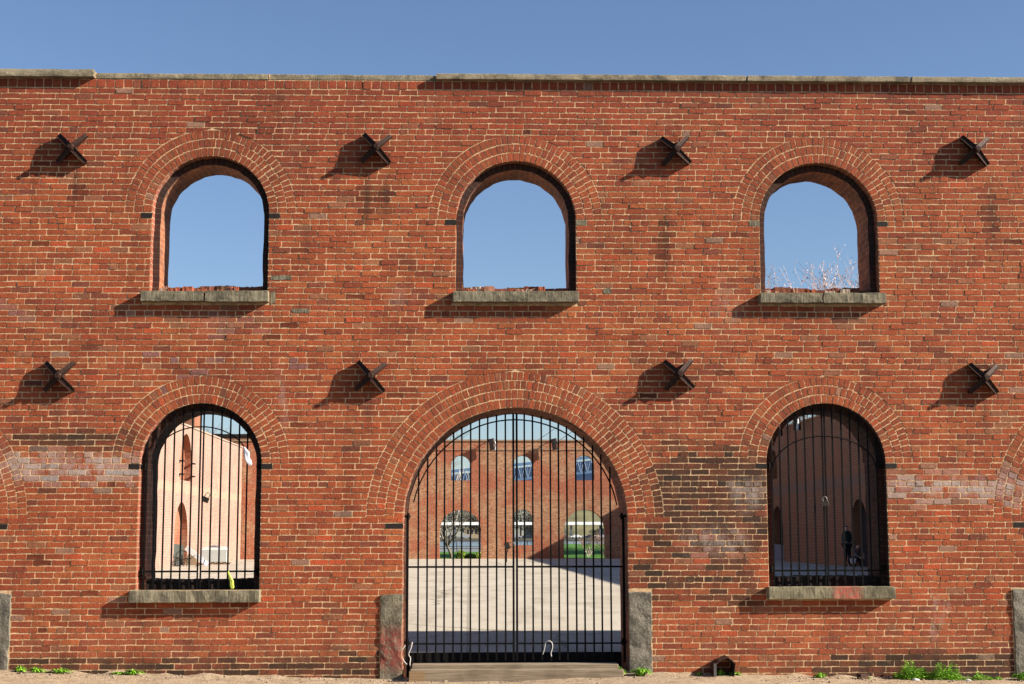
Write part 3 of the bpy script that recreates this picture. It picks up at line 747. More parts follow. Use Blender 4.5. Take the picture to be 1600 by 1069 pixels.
def wire(pts,label,r=.006):
    cu=[]; P_=[Vector(p) for p in pts]
    for i in range(len(P_)-1):
        p0,p1,p2,p3=P_[max(i-1,0)],P_[i],P_[i+1],P_[min(i+2,len(P_)-1)]
        for k in range(6):
            t=k/6; cu.append(.5*((2*p1)+(-p0+p2)*t+(2*p0-5*p1+4*p2-p3)*t*t+(-p0+3*p1-3*p2+p3)*t**3))
    cu.append(P_[-1]); m=MB(); m.tube(cu,r,6); return tag(m.build('wire',MAT['wire'],smooth=True),label,'wire','loose white wires on the gate')
wire([(-.66,.16,.30),(-.64,.13,.335),(-.655,.12,.27),(-.68,.12,.20),(-.66,.13,.16),(-.665,.12,.09),(-.65,.12,.05)],'thin white wire looped at the lower left hinge of the gate')
wire([(-.72,.13,.30),(-.755,.12,.25),(-.76,.12,.20),(-.735,.12,.13),(-.70,.12,.09)],'second thin white wire beside the granite stone, left of the gate')
wire([(.852,.17,.19),(.872,.16,.26),(.885,.15,.325),(.92,.14,.345),(.955,.14,.325),(.962,.14,.27),(.945,.14,.21),(.95,.14,.17)],'white wire bent like a hook over the low rail of the gate')
# white bag and yellow strip caught on the left grille
def rag(name,pts,wid,mat,label,cat):
    m=MB(); n=len(pts); vs=[]; fs=[]; K=6
    for i,(x,y,z) in enumerate(pts):
        for k in range(K):
            t=2*pi*k/K; w_=wid[i]*R.uniform(.75,1.25); vs.append((x+w_*cos(t),y+w_*.45*sin(t),z+R.uniform(-.006,.006)))
    for i in range(n-1):
        for k in range(K): a=i*K+k; b=i*K+(k+1)%K; fs.append((a,b,b+K,a+K))
    fs+= [tuple(range(K))[::-1],tuple(range((n-1)*K,n*K))]; m.idx(vs,fs)
    return tag(m.build(name,mat),label,cat)
rag('plastic_bag',[(-2.578,.022,2.56),(-2.562,.022,2.53),(-2.553,.022,2.49),(-2.545,.022,2.44),(-2.53,.022,2.40),(-2.512,.022,2.365),(-2.50,.022,2.35)],[.006,.02,.034,.038,.036,.028,.01],MAT['bag'],'white plastic bag snagged on the grille before the bright wall','plastic bag')
rag('plastic_strip',[(-2.735,.07,1.15),(-2.73,.065,1.12),(-2.715,.06,1.08),(-2.70,.06,1.04),(-2.695,.058,1.0),(-2.688,.06,.965),(-2.685,.06,.945)],[.006,.014,.017,.024,.027,.024,.012],MAT['strip'],'yellow green plastic strip tied to the grille above its sill','plastic strip')
# timber threshold
th=empty('timber_threshold',(.54,0,0),label='weathered timber step lying across the foot of the gateway',cat='threshold')
for a in ((-.655,1.744,-.17,-.004,-.10,.052),(-.64,1.70,.0,.21,-.10,.098)):
    m=MB(); m.box(*a,jit=.004); P(m.build('plank',MAT['wood'],th,bevel=.008),th)
m=MB(); m.box(-.66,-.49,-.178,-.172,-.10,.04,jit=.003); P(m.build('end_block',MAT['wood2'],th),th)

# ------------------------------------------------------------------ courtyard and other walls
def frame(ox,oy,dx,dy,thick):
    """wall local frame: u along the wall, depth to the side away from the camera-facing face"""
    L=sqrt(dx*dx+dy*dy); ux,uy=dx/L,dy/L
    return lambda u,d,z:(ox+ux*u-uy*d,oy+uy*u+ux*d,z)
def wall_obj(name,label,ox,oy,dx,dy,z0,z1,thick,ops,mat,coping=None,capmat=None,group=None,revmat=None,ztop=None):
    L=sqrt(dx*dx+dy*dy); F=frame(ox,oy,dx,dy,thick); t=empty(name,(ox,oy,0),label=label,cat='brick wall')
    T=Matrix.Translation((-ox,-oy,0))
    def mk(m,nm,mt): o=m.build(nm,mt,t); o.data.transform(T); return o
    m=MB(); sheet(m,ops,0,L,z0,z1,lambda x,z:F(x,0,z),flip=False); sheet(m,ops,0,L,z0,z1,lambda x,z:F(x,thick,z),flip=True)
    m.face([F(0,0,z1),F(L,0,z1),F(L,thick,z1),F(0,thick,z1)],uv=[(0,0),(L,0),(L,thick),(0,thick)])
    for u in (0,L): m.face([F(u,0,z0),F(u,thick,z0),F(u,thick,z1),F(u,0,z1)],uv=[(0,z0),(thick,z0),(thick,z1),(0,z1)])
    mk(m,'wall_face',mat)
    for o in ops:
        if isinstance(o,Rect): continue
        m=MB(); reveal(m,o,[(0,0,0),(thick,0,0)],lambda x,y,z:F(x,y,z),n=14)
        if o.zb>z0+.05: a=o.cx-o.hw; b=o.cx+o.hw; m.face([F(a,0,o.zb),F(b,0,o.zb),F(b,thick,o.zb),F(a,thick,o.zb)],uv=[(0,0),(b-a,0),(b-a,.6),(0,.6)])
        mk(m,'reveal',revmat or mat)
    if coping:
        m=MB(); n_=12
        for i in range(n_):
            a,b=L*i/n_,L*(i+1)/n_; p=[F(a+.01,-.05,0),F(b-.01,-.05,0),F(b-.01,thick+.05,0),F(a+.01,thick+.05,0)]; zz=z1+coping+R.uniform(-.02,.02)
            m.idx([(q[0],q[1],z1+.003) for q in p]+[(q[0],q[1],zz) for q in p],[(3,2,1,0),(4,5,6,7),(0,1,5,4),(1,2,6,5),(2,3,7,6),(3,0,4,7)])
        mk(m,'coping',capmat or MAT['coping'])
    return t,F,T
# far wall at Y=70, faces the gate
FX0=-13.6; FW=30.2
fo=[]
for k in range(-3,5):
    c=-.47+3.6*k-FX0
    if c+1.3<FW: fo.append(Op(c,.56,4.74,5.62))
for k in range(-3,5):
    c=-.47+3.58*k-FX0
    if c+1.3>FW: continue
    if k%2==0: fo.append(Op(c,1.19,-.3,1.86))
    else: fo.append(Op(c,.575,1.02,2.5))
far,FF,FT=wall_obj('far_brick_wall','patchy red and tan brick wall closing the far side of the courtyard',FX0,70,FW,0,-.3,7.0,.6,fo,MAT['far'],coping=.10,capmat=MAT['infill'])
# pipe and sills on the far wall
m=MB(); m.tube([(-9,69.95,6.53),(16,69.95,6.53)],.02,6); tag(m.build('conduit',MAT['tan']),'thin pale conduit running along the top of the far wall','conduit')
def floodlight(x,y,z,rz,label,mirror=1):
    t=empty('floodlight',(x,y,z),rz,label=label,cat='floodlight',group='floodlights on the courtyard walls')
    a=MB(); a.tube([(0,0,.62),(.05,-.25,.66),(.10,-.42,.55),(.12,-.46,.30)],.03,6); a.build('bracket',MAT['steel'],t)
    b=MB(); b.box(-.13,.12,-.62,-.30,-.02,.62,M=Matrix.Rotation(radians(-8),4,'Y')); b.build('housing',MAT['iron_dark'],t,bevel=.02)
    c=MB(); c.tube([(.14,-.45,.50),(.20,-.47,.25),(.17,-.50,.02)],[.035,.05,.07],6); c.tube([(.17,-.5,.02),(.17,-.5,-.06)],[.10,.06],8); c.build('lamp',MAT['litter'],t)
    return t
floodlight(1.36,70,6.50,0,'left floodlight at the top of the far wall, dark box with white lamp')
floodlight(4.98,70,6.50,0,'right floodlight at the top of the far wall, dark box with white lamp')
# left side wall  (X=-13 face towards +X)
lo=[]; Ls=69.3
def lop(y,hw,zb,zs): lo.append(Op(Ls-(y-.65)if False else (y-.65),hw,zb,zs))
# built from the back so that its face looks toward +X : u runs from Y=70 down to Y=.65
def uL(y): return 69.9-y
lops=[Op(uL(52.65),1.38,4.1,4.88),Op(uL(51.9),1.58,-.3,1.52),Op(uL(38),.95,4.25,5.3),Op(uL(37),1.25,-.3,1.85),Op(uL(22),.95,4.25,5.3),Op(uL(23),1.25,-.3,1.85),Op(uL(9),.95,4.25,5.3)]
# face direction: frame puts depth to the left of travel; going -Y, left is +X, so flip by travelling +Y
lops=[Op(69.9-o.cx-.62,o.hw,o.zb,o.zs) for o in lops]
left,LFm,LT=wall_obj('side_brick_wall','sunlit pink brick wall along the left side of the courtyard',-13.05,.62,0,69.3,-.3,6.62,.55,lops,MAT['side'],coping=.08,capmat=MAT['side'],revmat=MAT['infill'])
for o in lops:
    m=MB(); hh=.32
    a,b=o.cx-o.hw-.02,o.cx+o.hw+.02
    m.face([LFm(a,hh,o.zb),LFm(b,hh,o.zb),LFm(b,hh,o.zs+o.hw),LFm(a,hh,o.zs+o.hw)],uv=[(a,o.zb),(b,o.zb),(b,o.zs+o.hw),(a,o.zs+o.hw)])
    ob=m.build('infill_panel',MAT['infill'],left); ob.data.transform(LT)
    m=MB(); zb=o.zb if o.zb>0 else .1
    if o.zb>0:
        for z in (4.35,4.95):
            for s in (-1,1): p=LFm(o.cx+s*o.hw,-.06,z); m.box(p[0]-.05,p[0]+.10,p[1]-.25,p[1]+.25,z-.03,z+.03)
        ob=m.build('shutter_iron',MAT['iron_dark'],left)
    else:
        p=[LFm(a,.16,.1),LFm(b,.16,.1),LFm(b,.16,1.15),LFm(a,.16,1.25)]; m.face(p); ob=m.build('board_panel',MAT['panelgrey'],left)
    ob.data.transform(LT)
# right side wall, shaded: travels from far to near so that its face looks toward -X
def rxy(u): return (15.9+1.3*(u/69.3),69.95-u*1.0)
rops=[]
def uR(y): return 69.9-y
for y in (61.0,45.6,30.0,14.5):
    rops.append(Op(uR(y),1.25,-.3,1.8)); 
for y in (61.6,44.0,29.0,14.0): rops.append(Op(uR(y),.8,4.5,5.2))
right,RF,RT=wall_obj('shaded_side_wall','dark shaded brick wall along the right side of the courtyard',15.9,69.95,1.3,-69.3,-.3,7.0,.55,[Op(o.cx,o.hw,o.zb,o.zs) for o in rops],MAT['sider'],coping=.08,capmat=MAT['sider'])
o=floodlight(16.1,58,6.55,radians(-90),'small dark floodlight on the shaded side wall, farther one')
o=floodlight(16.15,54,6.55,radians(-90),'small dark floodlight on the shaded side wall, nearer one')
# near-black sheets painting the shade inside the openings of the shaded wall
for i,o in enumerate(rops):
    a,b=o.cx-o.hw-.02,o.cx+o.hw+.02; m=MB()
    m.face([RF(a,.40,o.zb),RF(b,.40,o.zb),RF(b,.40,o.zs+o.hw),RF(a,.40,o.zs+o.hw)]); ob=m.build('void_shade_sheet',MAT['void_shade'],right); ob.data.transform(RT)
m=MB(); m.face([RF(o_,.0-.02,z) for o_,z in ((rops[0].cx-1.5,.2),(rops[0].cx+1.4,.2),(rops[0].cx+1.4,1.05),(rops[0].cx-1.5,1.12))]); ob=m.build('pale_board',MAT['greypanel'],right); ob.data.transform(RT)
# --- grounds
def gprof(x):
    pts=[(-40,.1),(-5.3,.05),(-3.1,-.012),(-1,-.072),(.5,-.075),(2.2,-.012),(4.1,-.062),(6.3,-.095),(40,-.1)]
    for (a,b),(c,d) in zip(pts,pts[1:]):
        if a<=x<=c: return b+(d-b)*(x-a)/(c-a)
    return 0
m=MB(); nx,ny=340,26; vs=[]
for j in range(ny+1):
    y=.06-3.3*(j/ny)**1.3
    for i in range(nx+1):
        x=-17+34.5*i/nx; p=Vector((x*3,y*3,0))
        z=gprof(x)+.016*noise.noise(p)+.010*noise.noise(p*4)+.05*max(0,(y+.12)/.15)*(.35+noise.noise(p*1.3)*.9+.3*noise.noise(p*5))
        vs.append((x,y,z-.012*(-y)))
fs=[(j*(nx+1)+i,(j+1)*(nx+1)+i,(j+1)*(nx+1)+i+1,j*(nx+1)+i+1) for j in range(ny) for i in range(nx)]
m.idx(vs,fs); tag(m.build('pavement',MAT['ground'],smooth=True),kind='structure')
m=MB(); m.box(-60,60,-3.40,-3.22,-.5,-.02); tag(m.build('kerb',MAT['kerb'],bevel=.015),kind='structure')
m=MB(); m.face([(-120,-60,-.16),(120,-60,-.16),(120,-3.38,-.16),(-120,-3.38,-.16)]); tag(m.build('road',MAT['asphalt']),kind='structure')
m=MB(); m.box(-60,-17,-3.23,.7,-.5,.0); m.box(17.5,60,-3.23,.7,-.5,-.05); tag(m.build('pavement',MAT['ground']),kind='structure')
m=MB(); vs=[]; n=40
for j in range(n+1):
    y=.62+(70.05-.62)*j/n
    for i in range(n+1):
        x=-13.3+30.9*i/n; vs.append((x,y,.185+.065*(y-.5)/69.5+(.006*noise.noise(Vector((x*.3,y*.3,0))) if y>3 else 0)))
fs=[(j*(n+1)+i,j*(n+1)+i+1,(j+1)*(n+1)+i+1,(j+1)*(n+1)+i) for j in range(n) for i in range(n)]
m.idx(vs,fs); tag(m.build('courtyard_floor',MAT['court'],smooth=False),kind='structure')
m=MB(); m.face([(-15,0.05,-.085),(19,0.05,-.085),(19,.615,-.085),(-15,.615,-.085)]); m.face([(-13.3,.616,.183),(17.6,.616,.183),(17.6,.616,-.4),(-13.3,.616,-.4)]); tag(m.build('soil',sm('shade_black_soil',(.018,.014,.012),.95)),kind='structure')  # soil and step face blackened to paint the shade under the gate
m=MB(); vs=[]; n=60
for j in range(16):
    y=70.3+34*j/15
    for i in range(n+1):
        x=-60+120*i/n; t_=(y-70.3)/34; k=min(1,max(0,(x-3)/3)); vs.append((x,y,.10+t_**.8*(.24+.62*k)*(1 if j<15 else 0)+.03*noise.noise(Vector((x*.4,y*.3,0)))))
m.idx(vs,[(j*(n+1)+i,j*(n+1)+i+1,(j+1)*(n+1)+i+1,(j+1)*(n+1)+i) for j in range(15) for i in range(n)]); tag(m.build('lawn',MAT['lawn'],smooth=True),kind='structure')
m=MB(); m.face([(-400,103.9,-.004),(400,103.9,-.004),(400,205,-.02),(-400,205,-.02)]); tag(m.build('promenade',MAT['prom']),kind='structure')
wm=N('river_water'); wm.b.inputs['Roughness'].default_value=.12; wm.b.inputs['Base Color'].default_value=(.05,.12,.20,1); wm.b.inputs['Specular IOR Level'].default_value=.5
wm.done(None,wm.bump(wm.noise(.6,4,.6,vec=wm.mapping(wm.tc(),(1,.35,1))),.5,.25))
m=MB(); m.face([(-2500,204,-.3),(2500,204,-.3),(2500,602,-.3),(-2500,602,-.3)]); tag(m.build('river_water',wm.mat),kind='structure')
m=MB(); m.box(-2500,2500,600,3500,-2,.6); tag(m.build('far_bank',MAT['earth']),kind='structure')
m=MB(); m.face([(-3000,-3000,-.62),(3000,-3000,-.62),(3000,206,-.62),(-3000,206,-.62)]); tag(m.build('ground',MAT['earth']),kind='structure')
# --- plants at the foot of the wall
def weed(x,y,z,w_,h,n,label,leaf=.05,mat='green1',group='weeds growing along the foot of the wall',name='weed'):
    m=MB()
    for i in range(n):
        a=R.uniform(0,2*pi); rr=sqrt(R.random())*w_/2; bx,by=rr*cos(a)*.25,rr*sin(a)*.15
        tx,ty=rr*cos(a),rr*sin(a)*.45; tz=h*(1-.75*(rr/(w_/2))**2)*R.uniform(.25,1.0)*(1 if n<90 else .75+.7*noise.noise(Vector((x*7+tx*11,ty*9,h*30))))
        L=leaf*R.uniform(.6,1.4); d=Vector((cos(a),sin(a)*.6-.3*R.random(),R.uniform(-.3,.7))).normalized()
        s=d.cross(Vector((R.uniform(-.4,.4),R.uniform(-.4,.4),1))).normalized()*L*R.uniform(.14,.26)
        if n<90:   # rosette of strap leaves from the root
            p0=Vector((bx,by,0)); p2=Vector((tx,ty,tz)); p1=(p0+p2)/2+Vector((0,0,h*.35))
            s=(p2-p0).cross(Vector((0,0,1))); s=s.normalized()*leaf*R.uniform(.12,.24) if s.length>1e-6 else Vector((leaf*.2,0,0))
            m.idx([tuple(v) for v in (p0-s*.3,p0+s*.3,p1-s,p1+s,(p1+p2)/2-s*.8,(p1+p2)/2+s*.8,p2)],[(0,1,3,2),(2,3,5,4),(4,5,6)])
        else:
            c=Vector((tx,ty,tz)); m.idx([tuple(v) for v in (c-d*L*.5,c+s,c+d*L*.5,c-s)],[(0,1,2,3)])
            if i%6==0: m.tube([(bx,by,0),(tx*.6,ty*.6,tz*.6),(tx,ty,tz)],.0018,3)
    o=m.build(name,MAT[mat]); o.location=(x,y,z); tag(o,label,'weed',group); return o
WD=[(-5.0,.16,.085,42,'pale green weed tuft nearest the granite stone at the left edge'),(-4.82,.20,.08,46,'second weed tuft from the left edge, close to the wall'),(-4.55,.26,.075,52,'wider weed tuft under the whitewashed bricks'),
(-3.90,.18,.05,34,'low weed tuft below the left end of the lower left sill'),(-3.74,.22,.085,46,'weed rosette under the lower left window'),(-.19,.10,.06,18,'tiny weed in front of the timber step'),
(1.71,.12,.13,30,'weed tuft at the right end of the timber step'),(1.95,.24,.12,60,'bright weed at the foot of the right granite jamb stone'),(2.60,.10,.04,16,'small weed in the shadow of the rusty bent sheet'),
(2.84,.15,.085,34,'weed in the mouth of the rusty bent sheet'),(3.0,.16,.07,30,'weed just right of the rusty bent sheet'),(3.97,.15,.08,30,'lone small weed below the lower right window'),(4.5,.1,.03,14,'tiny flat weed next to the broken brick'),
(6.0,.12,.05,22,'sparse weed tuft right of the leafy clump'),(6.30,.26,.12,60,'weed tuft by the granite stone at the right edge')]
for x,w_,h,n,lab in WD: weed(x,-.10-R.random()*.05,gprof(x)-.005,w_*1.5,h*1.05,88,lab,leaf=.05)
weed(5.02,-.13,gprof(5.0)-.01,.46,.22,1300,'tall leafy chickweed clump, left half of the big green patch',.032,name='chickweed')
weed(5.38,-.15,gprof(5.4)-.01,.52,.25,1700,'bushy leafy chickweed clump, right half of the big green patch',.032,name='chickweed')
weed(5.78,-.13,gprof(5.8)-.01,.38,.10,600,'low leafy chickweed mat right of the big green patch',.028,name='chickweed')
# pebbles and grit
m=MB()
for i in range(900):
    x=R.uniform(-6.2,7.2); y=-abs(R.gauss(0,.35))-.01; s=R.choice([.004,.005,.006,.008,.011,.016])*R.uniform(.7,1.3)
    if -.7<x<1.8 and y>-.2: continue
    z=gprof(x)+s*.2; vs=[]
    for k in range(6):
        d=[(1,0,0),(-1,0,0),(0,1,0),(0,-1,0),(0,0,1),(0,0,-1)][k]; vs.append((x+d[0]*s*R.uniform(.7,1.4),y+d[1]*s*R.uniform(.6,1.2),z+d[2]*s*R.uniform(.4,.9)))
    m.idx(vs,[(0,2,4),(2,1,4),(1,3,4),(3,0,4),(2,0,5),(1,2,5),(3,1,5),(0,3,5)])
tag(m.build('grit',MAT['pebble']),'small stones and grit lying along the foot of the wall','grit',kind='stuff')
m=MB()
for i in range(260):
    x=R.uniform(-6.2,7.2); y=-R.uniform(.0,.5); z=gprof(x)+.012; a=R.uniform(0,pi); L=R.uniform(.01,.035)
    if -.7<x<1.8 and y>-.2: continue
    m.idx([(x,y,z),(x+L*cos(a),y+L*sin(a),z+R.uniform(-.004,.008)),(x+L*.5*cos(a+.6),y+L*.5*sin(a+.6),z+R.uniform(0,.01))],[(0,1,2)])
tag(m.build('leaf_litter',sm('dry_leaf_litter',(.12,.07,.04),.9)),'dry leaf crumbs scattered on the sandy pavement','leaf litter',kind='stuff')
# rusty bent sheet standing at the wall, broken brick, pale stones
t=empty('bent_metal_sheet',(2.87,-.14,gprof(2.87)),label='rusty bent metal sheet standing open against the foot of the wall',cat='scrap metal')
t.scale=(1.22,1.25,1.22)
prof=[(-.095,.0),(-.10,.05),(-.088,.11),(-.05,.145),(.0,.165),(.035,.18),(.075,.15),(.10,.12),(.095,.06),(.088,-.01)]
m=MB(); vs=[]
for y in (-.10,.13):
    for x,z in prof: vs.append((x,y+R.uniform(-.006,.006),z))
for y in (-.10,.13):
    for x,z in prof: vs.append((x*.93,y,z-.008))
n=len(prof)
for i in range(n-1):
    m_f=[(i,i+1,n+i+1,n+i),(2*n+i,3*n+i,3*n+i+1,2*n+i+1),(i,2*n+i,2*n+i+1,i+1)]
    if i==0: m.idx(vs,m_f)
    else: m.f.extend(m_f); m.uv.extend([None]*3); m.c.extend([None]*3); m.m.extend([0]*3)
m.build('shell',MAT['pipe'],t); m=MB(); m.box(-.012,.012,-.11,-.095,0,.12,M=Matrix.Translation((-.09,0,0))); m.build('lip',MAT['steel'],t)
def small_rock(name,x,y,z,sx,sy,sz,mat,label,cat):
    bm=bmesh.new(); bmesh.ops.create_icosphere(bm,subdivisions=2,radius=1)
    for v in bm.verts:
        q=noise.noise(v.co*1.7+Vector((x*9,0,0)))*.5+1; v.co=Vector((v.co.x*sx*q,v.co.y*sy*q,v.co.z*sz*q))
    me=bpy.data.meshes.new(name); bm.to_mesh(me); bm.free(); me.materials.append(mat); o=bpy.data.objects.new(name,me); COL.objects.link(o); o.location=(x,y,z)
    return tag(o,label,cat)
small_rock('stone',5.02,-.27,gprof(5)+.0,.045,.03,.022,MAT['litter'],'pale flat stone in front of the big leafy patch','stone')
small_rock('stone',5.62,-.25,gprof(5.6)+.0,.03,.02,.018,MAT['litter'],'small white stone between the big and the low leafy patch','stone')
small_rock('stone',-.26,-.22,gprof(-.26)+.005,.022,.02,.015,MAT['pebble'],'small tan stone beside the tiny weed before the step','stone')
small_rock('stone',-4.95,-.22,gprof(-4.9)+.0,.06,.03,.016,MAT['pipe'],'flat brown stone left of the first weeds','stone')
m=MB(); m.box(-.055,.055,-.04,.04,0,.055,jit=.006); o=m.build('broken_brick',[MAT['pipe']],bevel=.006); o.location=(4.45,-.15,gprof(4.45)-.004); o.rotation_euler=(0,.05,.3)
tag(o,'dark broken brick lying on the pavement near the wall','broken brick')

# --- things inside the courtyard
t=empty('storage_chest',(-12.05,55.2,.236),radians(4),label='pale grey storage chest with rounded lid standing on a pallet',cat='storage chest')
m=MB(); m.box(-.60,.60,-.4,.4,.10,.66); m.build('body',MAT['conc'],t,bevel=.03)
m=MB(); pr=[(-.60,.663),(-.58,.75),(-.45,.82),(0,.86),(.45,.82),(.58,.75),(.60,.663)]; vs=[(x,-.4,z) for x,z in pr]+[(x,.4,z) for x,z in pr]; k=len(pr)
m.idx(vs,[tuple(range(k))[::-1],tuple(range(k,2*k))]+[(i,i+1,k+i+1,k+i) for i in range(k-1)]); m.build('lid',MAT['litter'],t)
m=MB(); m.tube([(-.13,-.42,.84),(-.10,-.43,.875),(.22,-.43,.875),(.25,-.42,.84)],.02,6); m.build('handle',MAT['bridge2'],t)
t=empty('pallet',(-12.05,55.2,.236),radians(4),label='brown wooden pallet under the pale storage chest',cat='pallet')
for y in (-.38,0,.38):
    m=MB(); m.box(-.72,.68,y-.05,y+.05,.0,.06); m.build('skid',MAT['wood2'],t)
m=MB()
for i in range(6): m.box(-.72+i*.27,-.58+i*.27,-.46,.46,.062,.09)
m.build('deck',MAT['wood2'],t)
t=empty('leaning_board',(-12.2,50.9,.235),0,label='long white board tipped over beside a tangle of metal rods',cat='board')
m=MB(); m.box(-.62,.62,-.03,.03,0,.22,M=Matrix.Translation((-.0,0,.36))@Matrix.Rotation(radians(38),4,'Y')); m.build('panel',MAT['litter'],t)
m=MB(); m.box(.28,.62,-.035,-.031,0.02,.20,M=Matrix.Translation((-.0,0,.36))@Matrix.Rotation(radians(38),4,'Y')); m.build('violet_end',MAT['violet'],t)
t=empty('metal_rack',(-12.62,50.2,.235),.2,label='dark tangled metal rack lying by the sunlit wall',cat='rack')
m=MB()
for i in range(14):
    a=Vector((R.uniform(-.4,.4),R.uniform(-.3,.3),R.uniform(0,.5))); b=a+Vector((R.uniform(-.4,.6),R.uniform(-.2,.2),R.uniform(-.25,.25))); b.z=max(0.02,b.z); m.tube([a,b],.016,5)
m.tube([(-.3,0,.02),(-.3,0,.55),(-.1,0,.72),(.15,0,.62)],.02,6); m.tube([(.55,-.1,.02),(.9,-.1,.10),(.95,.1,.3)],.02,6); m.build('rods',MAT['iron_dark'],t)
for i in range(5):
    m=MB(); m.tube([(-.35+i*.13,-.2,.0),(-.35+i*.13,-.2,.33)],.012,5); m.build('upright',MAT['rust'],t)
m=MB(); m.tube([(-.38,-.2,.33),(.2,-.2,.33)],.012,5); m.build('upper_rail',MAT['rust'],t)
m=MB(); pr=[(-.28,0),(.28,0),(.24,.35),(.08,.62),(0,.75),(-.06,.55),(-.22,.4)]; vs=[(x,-.15,z) for x,z in pr]+[(x*.9,.15,z*.95) for x,z in pr]; k=len(pr)
m.idx(vs,[tuple(range(k))[::-1],tuple(range(k,2*k))]+[(i,(i+1)%k,k+(i+1)%k,k+i) for i in range(k)]); o=m.build('brick_stub',MAT['infill']); o.location=(-12.75,53.0,.235); tag(o,'broken red brick stub standing left of the pale chest','brick stub')
m=MB(); m.idx([(0,0,0),(.28,.05,.01),(.30,.35,.05),(.02,.3,.015)],[(0,1,2,3)]); o=m.build('paper_sheet',MAT['litter']); o.location=(14.7,47.5,.235); tag(o,'sheet of white paper on the shaded courtyard floor','paper')
m=MB(); m.box(-.07,.07,-.07,.07,0,.16,jit=.02); o=m.build('litter_bag',MAT['strip']); o.location=(14.55,59.6,.245); tag(o,'small pale yellow bag on the floor below the pale board','litter')

# --- people in the shade
def skin_mesh(name,verts,edges,rad,mat,parent,root=0,sub=2):
    me=bpy.data.meshes.new(name); me.from_pydata([Vector(v) for v in verts],edges,[]); me.materials.append(mat)
    o=bpy.data.objects.new(name,me); COL.objects.link(o); o.parent=parent
    s=o.modifiers.new('skin','SKIN'); s.use_smooth_shade=True
    for i,r in enumerate(rad):
        sv=me.skin_vertices[0].data[i]; rr=r if isinstance(r,tuple) else (r,r); sv.radius=rr; sv.use_root=(i==root)
    b=o.modifiers.new('sub','SUBSURF'); b.levels=sub; b.render_levels=sub
    return o
def person(loc,rz,J,label,coat,trou,hat=False):
    """J: joint dict in metres"""
    t=empty('person',loc,rz,label=label,cat='person')
    names=['pelvis','belly','chest','neck','head_low','head_top','sh_l','el_l','wr_l','sh_r','el_r','wr_r','hip_l','kn_l','an_l','toe_l','hip_r','kn_r','an_r','toe_r']
    idx={n:i for i,n in enumerate(names)}; V=[J[n] for n in names]
    E=[('pelvis','belly'),('belly','chest'),('chest','neck'),('neck','head_low'),('head_low','head_top'),('chest','sh_l'),('sh_l','el_l'),('el_l','wr_l'),('chest','sh_r'),('sh_r','el_r'),('el_r','wr_r'),('pelvis','hip_l'),('hip_l','kn_l'),('kn_l','an_l'),('an_l','toe_l'),('pelvis','hip_r'),('hip_r','kn_r'),('kn_r','an_r'),('an_r','toe_r')]
    rad=[.13,.125,.14,.055,.075,.085,.06,.045,.03,.06,.045,.03,.09,.06,.04,.035,.09,.06,.04,.035]
    rad=[(r*1.15,r*.85) if i in (0,1,2) else r for i,r in enumerate(rad)]
    V2=list(V); E2=[(idx[a],idx[b]) for a,b in E]; rad2=list(rad)
    for s in ('l','r'):   # five short fingers off each wrist
        w_=Vector(J['wr_'+s]); d=(w_-Vector(J['el_'+s])).normalized(); q=d.cross(Vector((0,1,0)));  q=q.normalized() if q.length>.1 else Vector((1,0,0))
        pm=len(V2); V2.append(w_+d*.05); rad2.append((.034,.018)); E2.append((idx['wr_'+s],pm))
        for k in range(5):
            off=(k-2)*.016; L=[.035,.07,.08,.072,.055][k]; a=len(V2); V2.append(w_+d*.085+q*off*1.2 if k else w_+d*.04+q*-.04); rad2.append(.009); E2.append((pm,a))
            V2.append(V2[a]+d*L*.9+Vector((0,-.02,0))); rad2.append(.0075); E2.append((a,a+1))
    body=skin_mesh('body',V2,E2,rad2,MAT['skin'],t,0,1)
    def sub(nm,ns,grow,mat,rt=0):
        es=[(ns.index(a),ns.index(b)) for a,b in E if a in ns and b in ns]
        rr=[]
        for n in ns:
            r=rad[idx[n]]; rr.append(tuple(x+grow for x in r) if isinstance(r,tuple) else r+grow)
        return skin_mesh(nm,[J[n] for n in ns],es,rr,mat,t,rt)
    sub('jacket',['pelvis','belly','chest','neck','sh_l','el_l','wr_l','sh_r','el_r','wr_r'],.02,coat)
    sub('trousers',['pelvis','hip_l','kn_l','an_l','hip_r','kn_r','an_r'],.016,trou)
    for s in ('l','r'):
        skin_mesh('shoe',[J['an_'+s],J['toe_'+s]],[(0,1)],[.05,.045],MAT['iron_dark'],t,0,1)
    h=Vector(J['head_top']); l=Vector(J['head_low'])
    skin_mesh('hair',[l+(h-l)*.55+Vector((0,.025,0)),h+Vector((0,.01,.012))],[(0,1)],[.088,.086],MAT['hair'],t,0,1)
    m=MB(); c=(h*.5+l*.5)
    for e in (-1,1): m.tube([c+Vector((e*.035,-.078,.02)),c+Vector((e*.035,-.090,.02))],.010,6)
    m.tube([c+Vector((0,-.075,.02)),c+Vector((0,-.105,-.02)),c+Vector((0,-.08,-.03))],[.008,.014,.008],6); m.tube([c+Vector((-.025,-.082,-.06)),c+Vector((.025,-.082,-.06))],.006,5)
    m.build('face',MAT['skin'],t)
    return t
st=dict(pelvis=(0,0,.95),belly=(0,0,1.12),chest=(0,.01,1.34),neck=(0,.01,1.50),head_low=(0,-.01,1.58),head_top=(0,-.01,1.70),
 sh_l=(.17,0,1.42),el_l=(.25,.02,1.15),wr_l=(.20,-.16,.98),sh_r=(-.17,0,1.42),el_r=(-.23,.03,1.14),wr_r=(-.22,-.04,.90),
 hip_l=(.09,0,.90),kn_l=(.11,-.03,.48),an_l=(.12,.02,.09),toe_l=(.14,-.12,.045),hip_r=(-.09,0,.90),kn_r=(-.10,0,.48),an_r=(-.11,.04,.09),toe_r=(-.12,-.10,.045))
